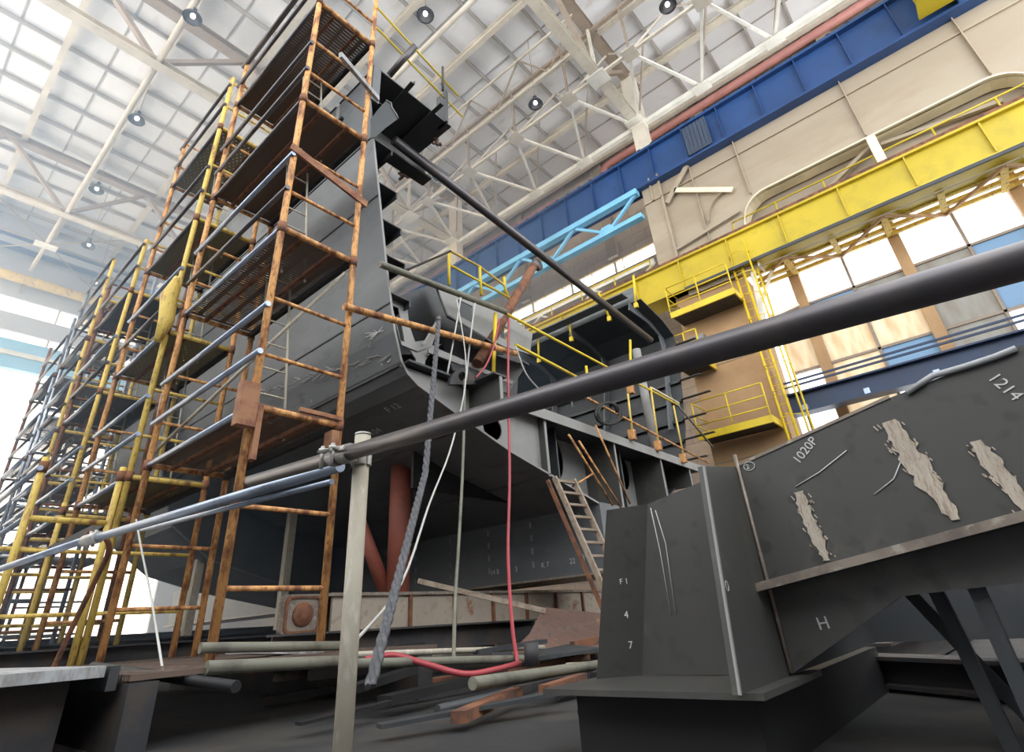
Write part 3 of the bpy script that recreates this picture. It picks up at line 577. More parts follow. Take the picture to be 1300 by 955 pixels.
obj('cross_flange', MB().plate(pp([(540,447),(550,440),(600,462),(652,484),(650,488),(598,467),(550,446),(543,452)], yh+.05), (0, .02, 0)), 'primer_grey', ship)
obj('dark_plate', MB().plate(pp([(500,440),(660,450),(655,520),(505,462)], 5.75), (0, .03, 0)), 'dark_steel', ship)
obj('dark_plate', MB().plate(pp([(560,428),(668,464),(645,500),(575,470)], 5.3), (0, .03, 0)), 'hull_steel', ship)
obj('cross_bar', MB().beam(Y(543,446,4.96), Y(586,462,4.96), .03, .05), 'primer_grey', ship)
e = obj('lifting_eye', MB().plate([tuple(Y(*q, 4.7)) for q in arcp(588, 488, 17, 20, 180, 360, 10)], (0, .05, 0), holes=[[tuple(Y(*q, 4.7)) for q in arcp(587, 478, 5, 6, 0, 325, 9)]]), 'junk_dark', ship)
# far (starboard) side stiffening
def xst(z):
    for (x0, z0), (x1, z1) in zip(STAR[:5], STAR[1:5]):
        if z0 <= z <= z1: return x0+(x1-x0)*(z-z0)/(z1-z0)
    return 14.1
for k in range(7): z = 3.2+.6*k; obj('far_stringer', MB().box(xst(z)-.15, xst(z)-.02, 4.5 if k % 2 else 4.7, HE, z, z+.02).box(xst(z)-.16, xst(z)-.14, 5.3, HE, z-.05, z+.02), 'dark_steel', ship)
for yy in (5.6, 7.6, 9.6, 11.6, 13.6):
    P = STAR[3:]; obj('far_rib', MB().sweep([(x-.06, yy, z-.0) for x, z in P], (0, .04, 0), [V((-.28, 0, -.05)), V((-.28, 0, 0)), V((-.28, 0, 0)), V((-.3, 0, -.12)), V((-.12, 0, -.3)), V((0, 0, -.3))]), 'hull_steel', ship)
for yy in (6.3, 6.95, 8.3, 9.0): obj('far_bracket', MB().sweep([(14.0, yy, 5.8), (14.08, yy, 6.3), (14.05, yy, 6.65)], (0, .03, 0), [V((-.1, 0, 0)), V((-.3, 0, 0)), V((-.12, 0, 0))]), 'primer_grey', ship)
obj('edge_longitudinal', MB().beam((11.9, 5.6, 7.75), (11.9, HE, 7.75), .35, .04), 'hull_steel', ship); obj('edge_longitudinal', MB().beam((12.2, 5.4, 7.85), (12.2, HE, 7.85), .03, .45), 'hull_steel', ship)
obj('end_bulkhead', MB().plate([(3.1, HE, 7.4), (3.7, HE, 3.4), (4.1, HE, 2.72), (7.96, HE, 1.65), (9.15, HE, 1.65), (12.7, HE, 2.85), (14.0, HE, 6.6), (13.4, HE, 7.4)], (0, .03, 0)), 'hull_steel', ship)
DEEP = [(3.12,6.6),(3.3,4.0),(3.5,2.7),(3.85,1.95),(4.6,1.4),(5.8,1.05),(7.96,.62)]
obj('deep_shell', MB().sweep([(x, 11.6, z) for x, z in DEEP], (0, 3.1, 0), [v for v in inward(DEEP, .035)]), 'hull_steel', ship)
for yy in (11.6, 14.67): obj('deep_frame', MB().plate([(x+.03, yy, z+.02) for x, z in DEEP[2:]]+[(7.96, yy, 1.8), (4.2, yy, 2.85)], (0, .03, 0)), 'dark_steel', ship)
obj('cut_edge', MB().sweep([(x-.02, 14.7, z) for x, z in DEEP[1:6]], (0, .03, 0), [v*3 for v in inward(DEEP, .035)][1:6]), 'primer_grey', ship)
obj('hold_pillar', MB().tube([(10.9, 5.1, 2.95), (10.9, 5.1, 5.55)], .1, 12), 'primer_grey', ship)
# ---- things mounted on the hull
def bar(name, label, cat, p, q, r, mat, group=None, n=10): return tag(obj(name, MB().tube([p, q], r, n), mat), label, cat, group)
bar('steel_pipe', 'long dark diagonal pipe running from under the deck plates down to the far shell', 'pipe', Y(500,178,5.35), Y(826,432,5.35), .085, 'tube_dark', n=14)
t = tag(obj('stay_bar', MB().tube([Y(681,332,5.25), Y(606,462,4.95)], .085, 10), 'brown_rust'), 'brown diagonal stay under the long dark pipe', 'brace'); obj('clevis', MB().lathe([(.0, 0), (.13, 0), (.13, .08), (0, .08)], Y(684,335,5.15), (0, 1, 0)), 'tube_dark', t)
bar('guard_tube', 'grey tube reaching from the hull edge over the pale tank frame', 'tube', Y(482,335,4.74), Y(642,396,4.74), .048, 'tube_olive')
bar('guard_tube', 'rusty tube running from the orange scaffold post across the hull opening', 'tube', Y(437,389,4.55), Y(655,449,4.55), .042, 'orange_rust')
p, q = Y(478,35,4.6), Y(588,149,4.6)
t = thing('deck_railing', 'two bright yellow rails above the deck plates at the hull top', 'railing', (p+q)/2)
for (a, b) in (((478,35),(587,148)), ((478,9),(582,122))): obj('rail', MB().tube([Zp(*a, 8.1), Zp(*b, 8.1)], .016, 8), 'safety_yellow', t)
obj('post', MB().tube([Zp(562,85,8.1), V((Zp(562,85,8.1).x, Zp(562,85,8.1).y, 7.52))], .02, 6), 'junk_dark', t)
bar('deck_strut', 'thin black bar standing out above the deck plates, behind the yellow rails', 'bar', Zp(527,58,8.0), Zp(494,96,7.6), .05, 'tube_dark')
t = thing('hull_railing', 'yellow railing with posts along the tank top edge in the middle of the hull', 'railing', (8, 4.8, 2.97))
def yl(u, v, uu, vv, r=.028, mat='safety_yellow', nm='post', yy=4.78): obj(nm, MB().tube([Y(u, v, yy), Y(uu, vv, yy)], r, 8), mat, t)
yl(629,398,626,486); yl(800,432,801,494); yl(744,465,747,492, .026); yl(640,397,862,515, .024, nm='hand_rail'); yl(655,438,740,483, .026, nm='mid_rail'); yl(735,500,900,588, .024, 'orange_rust', 'mid_rail')
yl(797,500,803,552, .022, 'yellow_rust'); yl(826,492,836,565, .024, 'yellow_rust'); yl(855,515,868,580, .022, 'yellow_rust'); yl(826,492,862,512, .022, 'cream', 'hand_rail'); yl(848,500,905,568, .024, 'tube_olive', 'hand_rail')
for (u, v) in ((626,487),(801,494),(836,566),(868,582),(803,552)): p = Y(u, v, 4.78); obj('post_clamp', MB().box(p.x-.06, p.x+.06, p.y-.05, p.y+.07, p.z-.1, p.z+.1), 'orange_rust', t)
t = thing('upper_railing', 'yellow railing at the far tank edge in front of the light blue lattice', 'railing', (6.5, 6.5, 4.5))
for (a, b) in (((570,320),(570,362)), ((609,338),(611,375)), ((640,352),(642,372))): obj('post', MB().tube([Y(*a, 6.4), Y(*b, 6.4)], .03, 8), 'safety_yellow', t)
obj('hand_rail', MB().tube([Y(572,319,6.4), Y(608,338,6.4), Y(640,362,6.4), Y(646,380,6.4)], .026, 8), 'yellow_rust', t); obj('mid_rail', MB().tube([Y(572,337,6.4), Y(650,380,6.4)], .024, 8), 'safety_yellow', t)
bar('guy_wire', 'thin dark rod behind the hull edge above the yellow railing', 'rod', Y(495,352,5.9), Y(572,319,5.9), .02, 'black')
for i, (u, v, uu, vv, lab) in enumerate(((760,372,773,402,'left of the dark pipe end'), (804,350,807,385,'right of the dark pipe'), (683,425,684,455,'leftmost on the far shell edge'), (722,405,725,428,'second from the left on the far shell edge'))):
    p, q = X(u, v, 12.1), X(uu, vv, 12.1)
    t = tag(obj('hanger_clamp', MB().tube([p, q], .035, 6).box(q.x-.04, q.x+.04, q.y-.05, q.y+.05, q.z-.14, q.z), 'safety_yellow'), 'small yellow hanging clamp, '+lab, 'clamp', 'yellow hanging clamps')
RODS = [((735,560),(795,655),.018,'orange_rust','thin rusty rod leaning in the hull opening, left of the others'), ((722,552),(778,642),.018,'orange_rust','bent thin rusty rod beside the leaning ladder top'), ((756,540),(800,640),.018,'orange_rust','thin rusty rod leaning below the black cable coil'),
        ((727,618),(752,602),.014,'orange_rust','short crossed rusty rod right of the ladder top'), ((768,602),(880,582),.012,'tube_olive','thin grey wire stretched below the tank top edge')]
for a, b, r, m_, lab in RODS[:4]: bar('steel_rod', lab, 'rod', Y(*a, 4.3), Y(*b, 4.3), r, m_, 'rods leaning in the hull opening', 6)
pts = [Y(772+18*math.cos(a)*(1-.03*a), 525+14*math.sin(a), 4.6) for a in [i*.5 for i in range(26)]]
tag(obj('cable_coil', MB().tube(pts, .028, 8), 'black'), 'black cable coil hung on the tank top railing', 'cable')
t = thing('leaning_ladder', 'narrow steel ladder leaning from the floor up to the hull opening', 'ladder', Y(772,775,3.7))
A0, A1 = Y(704,606,4.35), Y(778,775,3.7); of = V((.36, -.06, 0))
for k in (0, 1): obj('rail', MB().beam(A0+of*k, A1+of*k, .035, .07), 'wood', t)
obj('rail', MB().beam(A0+V((0, .12, -.02)), A1+V((0, .12, -.02)), .03, .05), 'brown_rust', t)
for k in range(10): c = A0.lerp(A1, (k+.3)/10); obj('rung', MB().beam(c, c+of, .05, .03), 'wood', t)
# props and supports
RP = tag(obj('round_prop', MB().tube([(5.41, 6.87, .46), (5.41, 6.87, 2.3)], .165, 20), 'red_primer'), 'thick red-brown vertical tube propping the hull bottom', 'prop')
tag(obj('round_prop', MB().tube([Y(490,752,7.05), Y(452,652,7.15)], .10, 16), 'red_primer'), 'slimmer slanting red-brown tube beside the thick vertical prop', 'prop')
for (x, y, lab) in ((4.6, 12.0, 'nearest the scaffold at far left'), (5.6, 10.5, 'behind the orange frame')):
    tag(obj('square_prop', MB().box(x-.07, x+.07, y-.07, y+.07, ZF, bz(x) if x < 7.9 else 1.6), 'tube_cream'), 'pale square prop under the hull, '+lab, 'prop', 'square props')
t = thing('support_beam', 'long beige box beam with rust streaks carrying the red props', 'beam', (7.8, 7.0, -.05))
obj('web', MB().box(4.2, 11.6, 6.62, 6.66, -.06, .42), 'beam_beige', t); obj('web', MB().box(4.2, 11.6, 7.1, 7.14, -.06, .42), 'beam_beige', t)
obj('flange', MB().box(4.15, 11.65, 6.58, 7.18, .42, .46), 'flange_steel', t); obj('flange', MB().box(4.15, 11.65, 6.5, 7.26, -.1, -.06), 'brown_rust', t)
for k in range(9): obj('rib', MB().box(4.55+.85*k, 4.6+.85*k, 6.58, 6.62, -.06, .42), 'brown_rust', t)
t = thing('end_block', 'rounded square rusty end plate with a round boss left of the beige beam', 'block', (3.8, 6.75, .0))
rr = []
for cx, cz, a0 in ((4.0, .38, 0), (3.62, .38, 90), (3.62, .08, 180), (4.0, .08, 270)):
    for i in range(5): a = math.radians(a0+22.5*i); rr.append((cx+.07*math.cos(a), 6.62, cz+.07*math.sin(a)))
obj('plate', MB().plate(rr, (0, .1, 0)), 'flange_steel', t); obj('boss', MB().lathe([(0, 0), (.07, 0), (.10, .03), (.13, .03), (.13, .05), (0, .05)], (3.81, 6.57, .23), (0, 1, 0)), 'brown_rust', t); obj('rim', MB().plate([(a*.9+3.81*.1, 6.6, c*.9+.23*.1) for a, b, c in rr], (0, .02, 0), [[(a*.78+3.81*.22, 6.6, c*.78+.23*.22) for a, b, c in rr]]), 'brown_rust', t)
obj('gap_shade', MB().box(4.0, 4.15, 6.72, 7.0, -.05, .42), 'black', t)  # black box puts shade into the gap beside the beam
# ================================================================== SCAFFOLD
def tower(label, y0, y1, top, mats, decks, deckmat, x0=1.97, x1=2.85, z0=-.12, outer=True, boards=True, ladder=True, rails=(), lean=0):
    t = thing('scaffold_tower', label, 'scaffold', ((x0+x1)/2, (y0+y1)/2, z0), 'scaffold towers along the hull')
    ma, mb_ = mats
    for j, yy in enumerate((y0, y1)):
        for i, x in enumerate((x0, x1)):
            s = obj('standard', MB().tube([(x, yy, z0), (x, yy, top-(.0 if j == 0 else .0))], .036, 10), (ma, mb_)[(i+j) % 2], t)
            for z in [1.84+2*k for k in range(6)]:
                if z < top-.1: obj('collar', MB().tube([(x, yy, z-.06), (x, yy, z+.06)], .046, 10), 'brown_rust', s)
        z = .36
        rl = []
        while z < top: rl.append(z); z += 2.0
        z = .98
        while z < top: rl.append(z); z += 2.0
        for z in rl:
            if x1-x0 > .2: obj('cross_rung', MB().tube([(x0, yy, z), (x1, yy, z)], .021, 8), (ma, mb_)[j], t)
        for z in decks: obj('transom', MB().tube([(x0, yy, z), (x1, yy, z)], .032, 8), (ma, mb_)[j], t)
    for z in decks:
        if boards: obj('platform', MB().box(x0+.03, x1-.02, y0+.03, y1-.03, z+.03, z+.055), deckmat, t)
        for x in (x0+.25, x0+.62) if boards else (): obj('joist', MB().beam((x, y0, z+.0), (x, y1, z+.0), .04, .05), 'brown_rust', t)
        obj('edge_joist', MB().beam((x1-.02, y0, z+.0), (x1-.02, y1, z+.0), .05, .09), 'black', t)
        obj('ledger', MB().tube([(x0, y0, z), (x0, y1, z)], .03, 8), 'tube_blue_sheen' if z < 4 else 'tube_dark', t)
        if z+.5 < top: obj('guard_rail', MB().tube([(x0-.03, y0-.05, z+.52), (x0-.03, y1+.1, z+.52)], .03, 8), 'tube_dark' if z > 2 else 'tube_blue_sheen', t)
        if z+1.05 < top+.1: obj('guard_rail', MB().tube([(x0-.03, y0-.05, z+1.03), (x0-.03, y1+.1, z+1.03)], .03, 8), 'tube_dark' if z > 4 else 'tube_blue_sheen', t)
    if ladder:
        for k, z in enumerate(decks[:-1]):
            a, b = V((x0+.55, y0+.75, z)), V((x0+.55, y0+1.15, decks[k+1]+.3))
            for s in (-.15, .15): obj('ladder_rail', MB().tube([a+V((s, 0, 0)), b+V((s, 0, 0))], .014, 6), 'tube_cream', t)
            for q in range(7): c = a.lerp(b, (q+.5)/7); obj('ladder_rung', MB().tube([c-V((.15, 0, 0)), c+V((.15, 0, 0))], .011, 6), 'tube_cream', t)
    for (p, q, r, m_) in rails: obj('brace', MB().tube([p, q], r, 8), m_, t)
    return t
OR = ('orange_rust', 'orange_rust'); YR = ('yellow_rust', 'orange_rust'); YY = ('yellow_rust', 'yellow_rust')
ta = tower('rusty orange scaffold tower, nearest of the row, standing before the hull edge', 4.63, 7.1, 8.95, OR, [1.84, 3.84, 5.84, 7.84], 'grating',
      rails=[((2.0, 7.1, 2.0), (2.8, 4.7, 3.7), .02, 'tube_cream'), ((1.97, 4.63, 8.9), (1.97, 7.1, 8.9), .03, 'tube_dark')])
obj('top_plank', MB().beam((2.2, 4.3, 6.6), (3.0, 4.6, 6.75), .05, .08), 'grey_plank', ta)
for m in (MB().beam((1.9, 4.58, 1.62), (1.9, 4.58, 2.02), .1, .16), MB().beam((2.02, 4.6, 1.35), (2.02, 4.6, 1.85), .09, .05), MB().box(2.74, 2.82, 4.56, 4.7, 1.6, 1.76)): obj('timber_packer', m, 'wood_rust', ta)
obj('timber_rail', MB().beam((2.4, 4.6, 1.9), (2.85, 4.6, 1.9), .04, .04), 'wood_rust', ta); obj('timber_rail', MB().beam((1.9, 4.58, 4.95), (2.95, 4.6, 4.75), .03, .1), 'wood_rust', ta)
obj('toe_board', MB().beam((2.86, 4.6, 8.05), (2.86, 7.1, 8.05), .03, .2), 'grey_plank', ta)
tower('yellow scaffold tower with perforated decks, second from the viewer', 7.72, 9.75, 9.1, YR, [1.84, 3.84, 5.84, 7.84], 'perforated')
tower('scaffold tower third in the row, with dark solid decks', 10.55, 12.6, 7.0, ('yellow_rust', 'brown_rust'), [1.84, 3.84, 5.84], 'junk_dark')
tower('far scaffold tower fourth in the row, pale against the bright doorway', 13.1, 15.0, 7.9, ('yellow_rust', 'tube_blue_sheen'), [1.84, 2.84, 3.84, 4.84, 5.84, 6.84], 'grating')
tower('farthest scaffold tower, a thin lattice at the left edge of the picture', 15.6, 17.8, 7.4, ('tube_blue_sheen', 'brown_rust'), [1.84, 2.84, 3.84, 4.84, 5.84], 'grating', ladder=False)
tower('low outer scaffold tower with bent yellow posts in front of the third tower', 7.75, 10.2, 1.95, ('yellow_rust', 'yellow_rust'), [1.3], 'junk_dark', x0=1.15, x1=1.9, ladder=False, boards=False)
tower('wide scaffold tower behind the hull end, crossed by many close decks', 15.8, 17.4, 7.2, ('tube_blue_sheen', 'brown_rust'), [1.84, 2.84, 3.84, 4.84, 5.84], 'grating', x0=2.9, x1=3.9, ladder=False)
# ================================================================== FOREGROUND GUARD RAIL
A, B = atd(315, 612, 2.33), atd(1300, 331, .665); dr = (B-A).normalized()
tt = thing('foreground_tube', 'large dark scaffold tube crossing the whole foreground from the clamp to the right edge', 'tube', A.lerp(B, .5))
obj('tube', MB().tube([A, B+dr*.5], .0242, 24), 'tube_dark', tt); obj('open_end', MB().tube([A-dr*.002, A+dr*.03], .0244, 24), 'brown_rust', tt)
C0, C1 = atd(432, 592, 2.1), atd(112, 686, 3.4); d2 = (C1-C0).normalized()
tag(obj('thin_tube', MB().tube([C0, C1], .023, 16), 'tube_blue_sheen'), 'pale bluish tube running left from the clamp below the dark tube end', 'tube')
tag(obj('thin_tube', MB().tube([C0+V((0, .05, -.05)), atd(180, 673, 3.2)], .012, 10), 'tube_blue_sheen'), 'thin rod under the pale bluish tube', 'rod')
C2 = atd(-30, 733, 4.3); tag(obj('thin_tube', MB().tube([C1-d2*.12+V((0, 0, .01)), C2], .023, 12), 'tube_blue_sheen'), 'pale tube continuing to the left edge beyond the far coupler', 'tube')
tag(obj('tube_coupler', MB().tube([C1-d2*.16, C1+d2*.05], .036, 12).tube([C1-d2*.1+V((0, 0, .05)), C1-d2*.1-V((0, 0, .05))], .01, 6).tube([C1-d2*.02+V((0, 0, .05)), C1-d2*.02-V((0, 0, .05))], .01, 6), 'clamp_zinc'), 'small coupler joining the two pale tubes in front of the far scaffold', 'coupler')
# vertical post
def near(u): # point on the dark tube at image column u
    best = min(range(400), key=lambda i: abs((lambda p: PU+F*(AX.x*p.x+AY.x*p.y+AZ.x*p.z)/(AX.z*p.x+AY.z*p.y+AZ.z*p.z))(A.lerp(B, i/400))-u)); return A.lerp(B, best/400)
K = near(440); side = dr.cross(V((0, 0, 1))).normalized()
if side.dot(K) < 0: side = -side
pc = K+side*.055
post = tag(obj('rail_post', MB().tube([(pc.x, pc.y, ZF), (pc.x, pc.y, K.z+.075)], .0262, 20), 'tube_cream'), 'cream painted vertical post holding the dark tube with a clamp', 'post')
obj('post_cap', MB().tube([(pc.x, pc.y, K.z+.07), (pc.x, pc.y, K.z+.078)], .027, 20), 'clamp_zinc', post)
cl_ = thing('tube_clamp', 'cream coloured swivel clamp gripping the dark tube on top of the post', 'clamp', K)
def band(c, ax, r, w, a0, a1, nm):
    ax = V(ax).normalized(); u = ax.cross(V((0, 0, 1)) if abs(ax.z) < .9 else V((1, 0, 0))).normalized(); b = ax.cross(u); m = MB(); n = 14
    prof = [c-ax*w/2+(u*math.cos(a0+(a1-a0)*i/n)+b*math.sin(a0+(a1-a0)*i/n))*r for i in range(n+1)]
    m.sweep(prof, ax*w, [(p-(c-ax*w/2)).normalized()*.007 for p in prof]); obj(nm, m, 'clamp_zinc', cl_)
band(K, dr, .0245, .05, .3, 3.3, 'upper_jaw'); band(K, dr, .0245, .05, 3.5, 6.1, 'lower_jaw')
Kp = V((pc.x, pc.y, K.z-.01)); band(Kp, (0, 0, 1), .0265, .045, 0, 3.0, 'post_jaw'); band(Kp, (0, 0, 1), .0265, .045, 3.2, 6.2, 'post_jaw')
K2 = K-dr*.07
band(K2, dr, .0245, .04, .3, 3.3, 'upper_jaw')
for (c, o) in ((K, 1), (K2, 1), (K, -1)):
    b0 = c-side*.05*o+V((0, 0, -.012)); obj('clamp_bolt', MB().tube([b0+V((0, 0, -.035)), b0+V((0, 0, .04))], .0065, 8).tube([b0+V((0, 0, .018)), b0+V((0, 0, .032))], .0125, 6), 'clamp_zinc', cl_)
obj('clamp_wing', MB().beam(K-dr*.03-side*.03+V((0, 0, .02)), K-dr*.01-side*.075+V((0, 0, .0)), .05, .008), 'clamp_zinc', cl_); obj('swivel_body', MB().beam(K+side*.02, K+side*.04, .04, .05), 'clamp_zinc', cl_)
# ================================================================== NEAR STEEL BLOCK (right)
XB = 2.5
blk = thing('steel_girder_block', 'near dark steel girder block with chalk figures and pale scraped patches at right', 'steel block', (XB, .5, -.27))
def xp(pts, x=XB): return [tuple(X(u, v, x)) for u, v in pts]
top = xp([(937,592),(1130,505),(1300,437)]); e1 = X(1300,437,XB); sl = (X(1300,437,XB)-X(1130,505,XB)); far = e1+sl*2.0
bot = xp([(962,862),(1145,757)]); b1 = V((XB, -.25, .07)); 
obj('web_plate', MB().plate(top+[tuple(far), (XB, far.y, .45), (XB, -.35, .02), tuple(X(1145,757,XB)), (XB, .8, -.25)], (.02, 0, 0)), 'block_steel', blk)
fa, fb = X(965,745,XB), X(1300,655,XB); fd = fb-fa; fe = fa+fd*2.0
obj('ledge_flange', MB().plate([(XB-.12, fa.y-.02, fa.z+.005), (XB+.9, fa.y-.02, fa.z+.005), (XB+.9, fe.y, fe.z), (XB-.12, fe.y, fe.z)], (0, 0, -.022)), 'dark_steel', blk)
obj('ledge_edge', MB().beam((XB-.125, fa.y-.02, fa.z-.006), (XB-.125, fe.y, fe.z-.01), .02, .03), 'flange_steel', blk)
obj('left_web', MB().plate(xp([(822,640),(890,612)])+[(XB, .8, X(937,592,XB).z-.02), (XB, .8, -.25), tuple(X(815,856,XB))], (.02, 0, 0)), 'block_steel', blk)
c0, c1 = X(822,640,XB), X(815,856,XB); yk = (c0.y+c1.y)/2
e0, e2 = at(770,648,0,2.36), at(786,857,0,2.36); e2.y = c1.y+(e0.y-c0.y)
obj('end_plate', MB().plate([tuple(c0), (2.36, e0.y, e0.z), (2.36, e2.y, -.25), (XB, c1.y, -.25)], (.015, .01, 0)), 'block_steel', blk)
s0, s1 = Y(892,592,.8), Y(932,856,.8)
obj('stiffener_plate', MB().plate([(s0.x, .8, s0.z), (XB+.01, .8, X(937,592,XB).z), (XB+.01, .8, -.25), (s1.x, .8, -.25)], (0, .02, 0)), 'girder_plate', blk)
obj('edge_highlight', MB().beam((s0.x, .795, s0.z), (s1.x, .795, -.25), .012, .008, (0, 1, 0)), 'primer_grey', blk)  # pale strip stands in for the highlight along the plate edge
obj('weld_bead', MB().tube([(XB-.008, .792, .6), (XB-.008, .79, -.24)], .008, 6), 'flange_steel', blk)
obj('base_plate', MB().box(2.02, 2.7, .74, 1.62, -.27, -.25), 'block_steel', blk)
obj('inner_plate', MB().box(XB+.02, 4.3, .8, .82, -.25, .5), 'dark_steel', blk); obj('back_web', MB().box(4.2, 4.22, -2.0, .8, -.25, .75), 'dark_steel', blk)
obj('top_weld', MB().beam(V(top[0])+V((.01, 0, .004)), V(top[1])+V((.01, 0, .004)), .03, .012), 'flange_steel', blk)
m = MB(); tp = [X(u, v-3, XB) for u, v in ((1150,500),(1185,483),(1225,468),(1262,455),(1290,446))]
obj('torn_tape', MB().tube([p+V((-.01, 0, random.uniform(-.01, .01))) for p in tp], .012, 6), 'grey_plank', blk)
def scrape(pts, w, nm='scraped_patch'):
    n = 26; L_ = []; R_ = []
    P = [X(u, v, XB-.004) for u, v in pts]
    seg = lambda s: P[min(int(s*(len(P)-1)), len(P)-2)].lerp(P[min(int(s*(len(P)-1)), len(P)-2)+1], s*(len(P)-1)-min(int(s*(len(P)-1)), len(P)-2))
    for i in range(n+1):
        s = i/n; c = seg(s); ww = w*(.35+.65*math.sin(math.pi*min(1, .12+s*.86)))*random.uniform(.72, 1.2)
        L_.append((c.x, c.y+ww/2*random.uniform(.8, 1.15), c.z+random.uniform(-.006, .006))); R_.append((c.x, c.y-ww/2, c.z))
    m = MB()
    for i in range(n): m.plate([L_[i], L_[i+1], R_[i+1], R_[i]], (-.003, 0, 0))
    for k in range(16):
        c = seg(random.random()); o = random.choice((-1, 1))*w*random.uniform(.4, .75); l = random.uniform(.006, .022); m.beam((c.x-.002, c.y+o, c.z), (c.x-.002, c.y+o-l*.5, c.z-l), .002, .004)
    return obj(nm, m, 'scrape', blk)
scrape([(1014,624),(1024,655),(1038,685),(1050,712)], .052)
scrape([(1128,534),(1150,570),(1180,615),(1214,660)], .078)
scrape([(1238,560),(1262,592),(1300,640),(1330,680)], .06)
def bl(tx, u, v, size, right=(0, -1, .12), up=(0, .12, 1), x=XB-.003, ): chalk(tx, X(u, v, x), right, up, size, blk)
bl('1020P', 1014, 590, .05, (0, -.8, .62), (0, .62, .8)); bl('1214', 1252, 480, .055, (0, -.35, -.9), (0, -.9, .35)); bl('H', 1040, 800, .06, (0, -1, .1)); bl('CH', 958, 782, .05)
m = MB()
for (u, v, r) in ((951, 592, .018),):
    c = X(u, v, XB-.004); ring = [c+V((0, r*1.3*math.cos(6.283*i/20), r*math.sin(6.283*i/20))) for i in range(20)]; m.tube(ring+[ring[0]], .0016, 5)
obj('chalk_ring', m, 'chalk', blk); bl('2', 948, 596, .03)
for (u, v, r) in ((923, 744, .016), (950, 776, .022)):
    c = Y(u, v, .796) if u < 930 else X(u, v, XB-.004); ax_ = V((1, 0, 0)) if u < 930 else V((0, 1, 0)); ring = [c+ax_*(r*.7*math.cos(6.283*i/18))+V((0, 0, r*math.sin(6.283*i/18))) for i in range(18)]; obj('chalk_ring', MB().tube(ring+[ring[0]], .0014, 5), 'chalk', blk)
for pts in ([(826,645),(838,700),(852,780)], [(832,648),(845,690),(858,780)], [(1010,618),(1040,600),(1075,572)], [(1110,628),(1135,608),(1146,580)]):
    obj('chalk_line', MB().tube([X(u, v, XB-.003) for u, v in pts], .0022, 5), 'chalk', blk)
pa, pb = V((XB, yk, 0)), V((2.36, (e0.y+e2.y)/2, 0)); rd = (pa-pb).normalized(); nn = V((rd.y, -rd.x, 0)); nn = nn if nn.dot(pa) < 0 else -nn
for tx, z, s in (('SM 4', .22, .034), ('F 1', .12, .034), ('4', -.02, .04), ('7', -.14, .04)): q = pb.lerp(pa, .42); chalk(tx, (q.x+nn.x*.008, q.y+nn.y*.008, z), rd, (0, 0, 1), s, blk)
tag(obj('support_block', MB().box(2.15, 4.25, .82, 1.55, ZF, -.275), 'black'), 'dark block on the floor carrying the near steel girder block', 'block')
# struts under the block
for i, (a, b, lab) in enumerate((((1213,690),(1292,868),'longest dark strut under the block ledge, at the lower right'), ((1172,720),(1250,880),'dark strut under the block, just left of the longest one'), ((1140,745),(1192,800),'short dark strut under the block, leftmost'))):
    p = X(*a, 2.55+.25*i); r = ray(*b); qq = r*(ZF/r.z) if r.z < -.01 else p+V((0, 0, -1)); qq = X(*b, 2.55+.25*i)
    if qq.z > ZF: s = (p.z-ZF)/(p.z-qq.z); qq = p.lerp(qq, s)
    tag(obj('block_strut', MB().angle(p, qq, .045, .008), 'dark_steel'), lab, 'strut', 'struts under the steel block')
# ================================================================== FLOOR CLUTTER
def ib(label, p, q, w=.18, h=.24, mat='junk_dark', grp='dark floor girders'): return tag(obj('floor_girder', MB().ibeam(p, q, w, h, .02), mat), label, 'girder', grp)
ib('dark girder lying on the floor in front of the beige beam', (2.9, 5.55, -.10), (6.6, 5.35, -.12), .25, .26)
ib('dark girder on the floor behind the orange scaffold feet', (.4, 8.6, -.1), (5.2, 8.6, -.1), .3, .3)
ib('dark girder on the floor beyond the yellow scaffold feet', (.2, 10.6, -.05), (5.5, 10.4, -.05), .3, .35)
ib('dark girder at the foot of the far scaffold', (-1.5, 13.6, 0), (7, 13.4, 0), .4, .5)
ib('dark girder on the floor under the keel box', (5.8, 8.6, -.2), (12, 8.6, -.2), .3, .4)
ib('long dark girder on the floor right of the steel block, nearest', (4.6, .9, -.38), (12.5, .6, -.38), .2, .2)
ib('long dark girder on the floor right of the steel block, farther back', (5.2, 2.2, -.33), (13.0, 1.7, -.3), .22, .3)
ib('pale edged girder on the floor below the windows', (7, 3.1, -.2), (15.5, 2.3, -.1), .25, .3, 'flange_steel')
ib('dark girder lying crosswise at the bottom right', (3.4, -.6, -.4), (5.4, 2.6, -.4), .2, .16)
def seg(label, a, b, r, mat, name='floor_tube', cat='tube', grp=None, n=10, sag=0): 
    p, q = Y(*a), Y(*b); return tag(obj(name, MB().tube([p, q], r, n), mat), label, cat, grp)
seg('olive tube on the floor, upper of the pair at the orange scaffold foot', (254,823,4.25), (445,820,4.25), .035, 'tube_olive', grp='loose floor tubes')
seg('olive tube on the floor, lower of the pair at the orange scaffold foot', (262,848,3.9), (470,838,3.9), .04, 'tube_olive', grp='loose floor tubes')
seg('pale tube on the floor behind the red hose', (440,832,3.7), (690,822,3.7), .022, 'tube_cream', grp='loose floor tubes')
seg('grey tube on the floor under the red hose', (440,843,3.4), (680,836,3.4), .03, 'tube_olive', grp='loose floor tubes')
seg('brown tube at the bottom edge left of the block', (600,868,2.6), (800,838,2.9), .035, 'tube_olive', grp='loose floor tubes')
seg('dark tube along the edge of the rusty mesh at the bottom', (118,846,5.4), (300,872,3.4), .03, 'black', grp='loose floor tubes')
seg('thin pale tube on the floor beside the steel block', (720,845,3.0), (800,842,3.0), .02, 'tube_cream', grp='loose floor tubes')
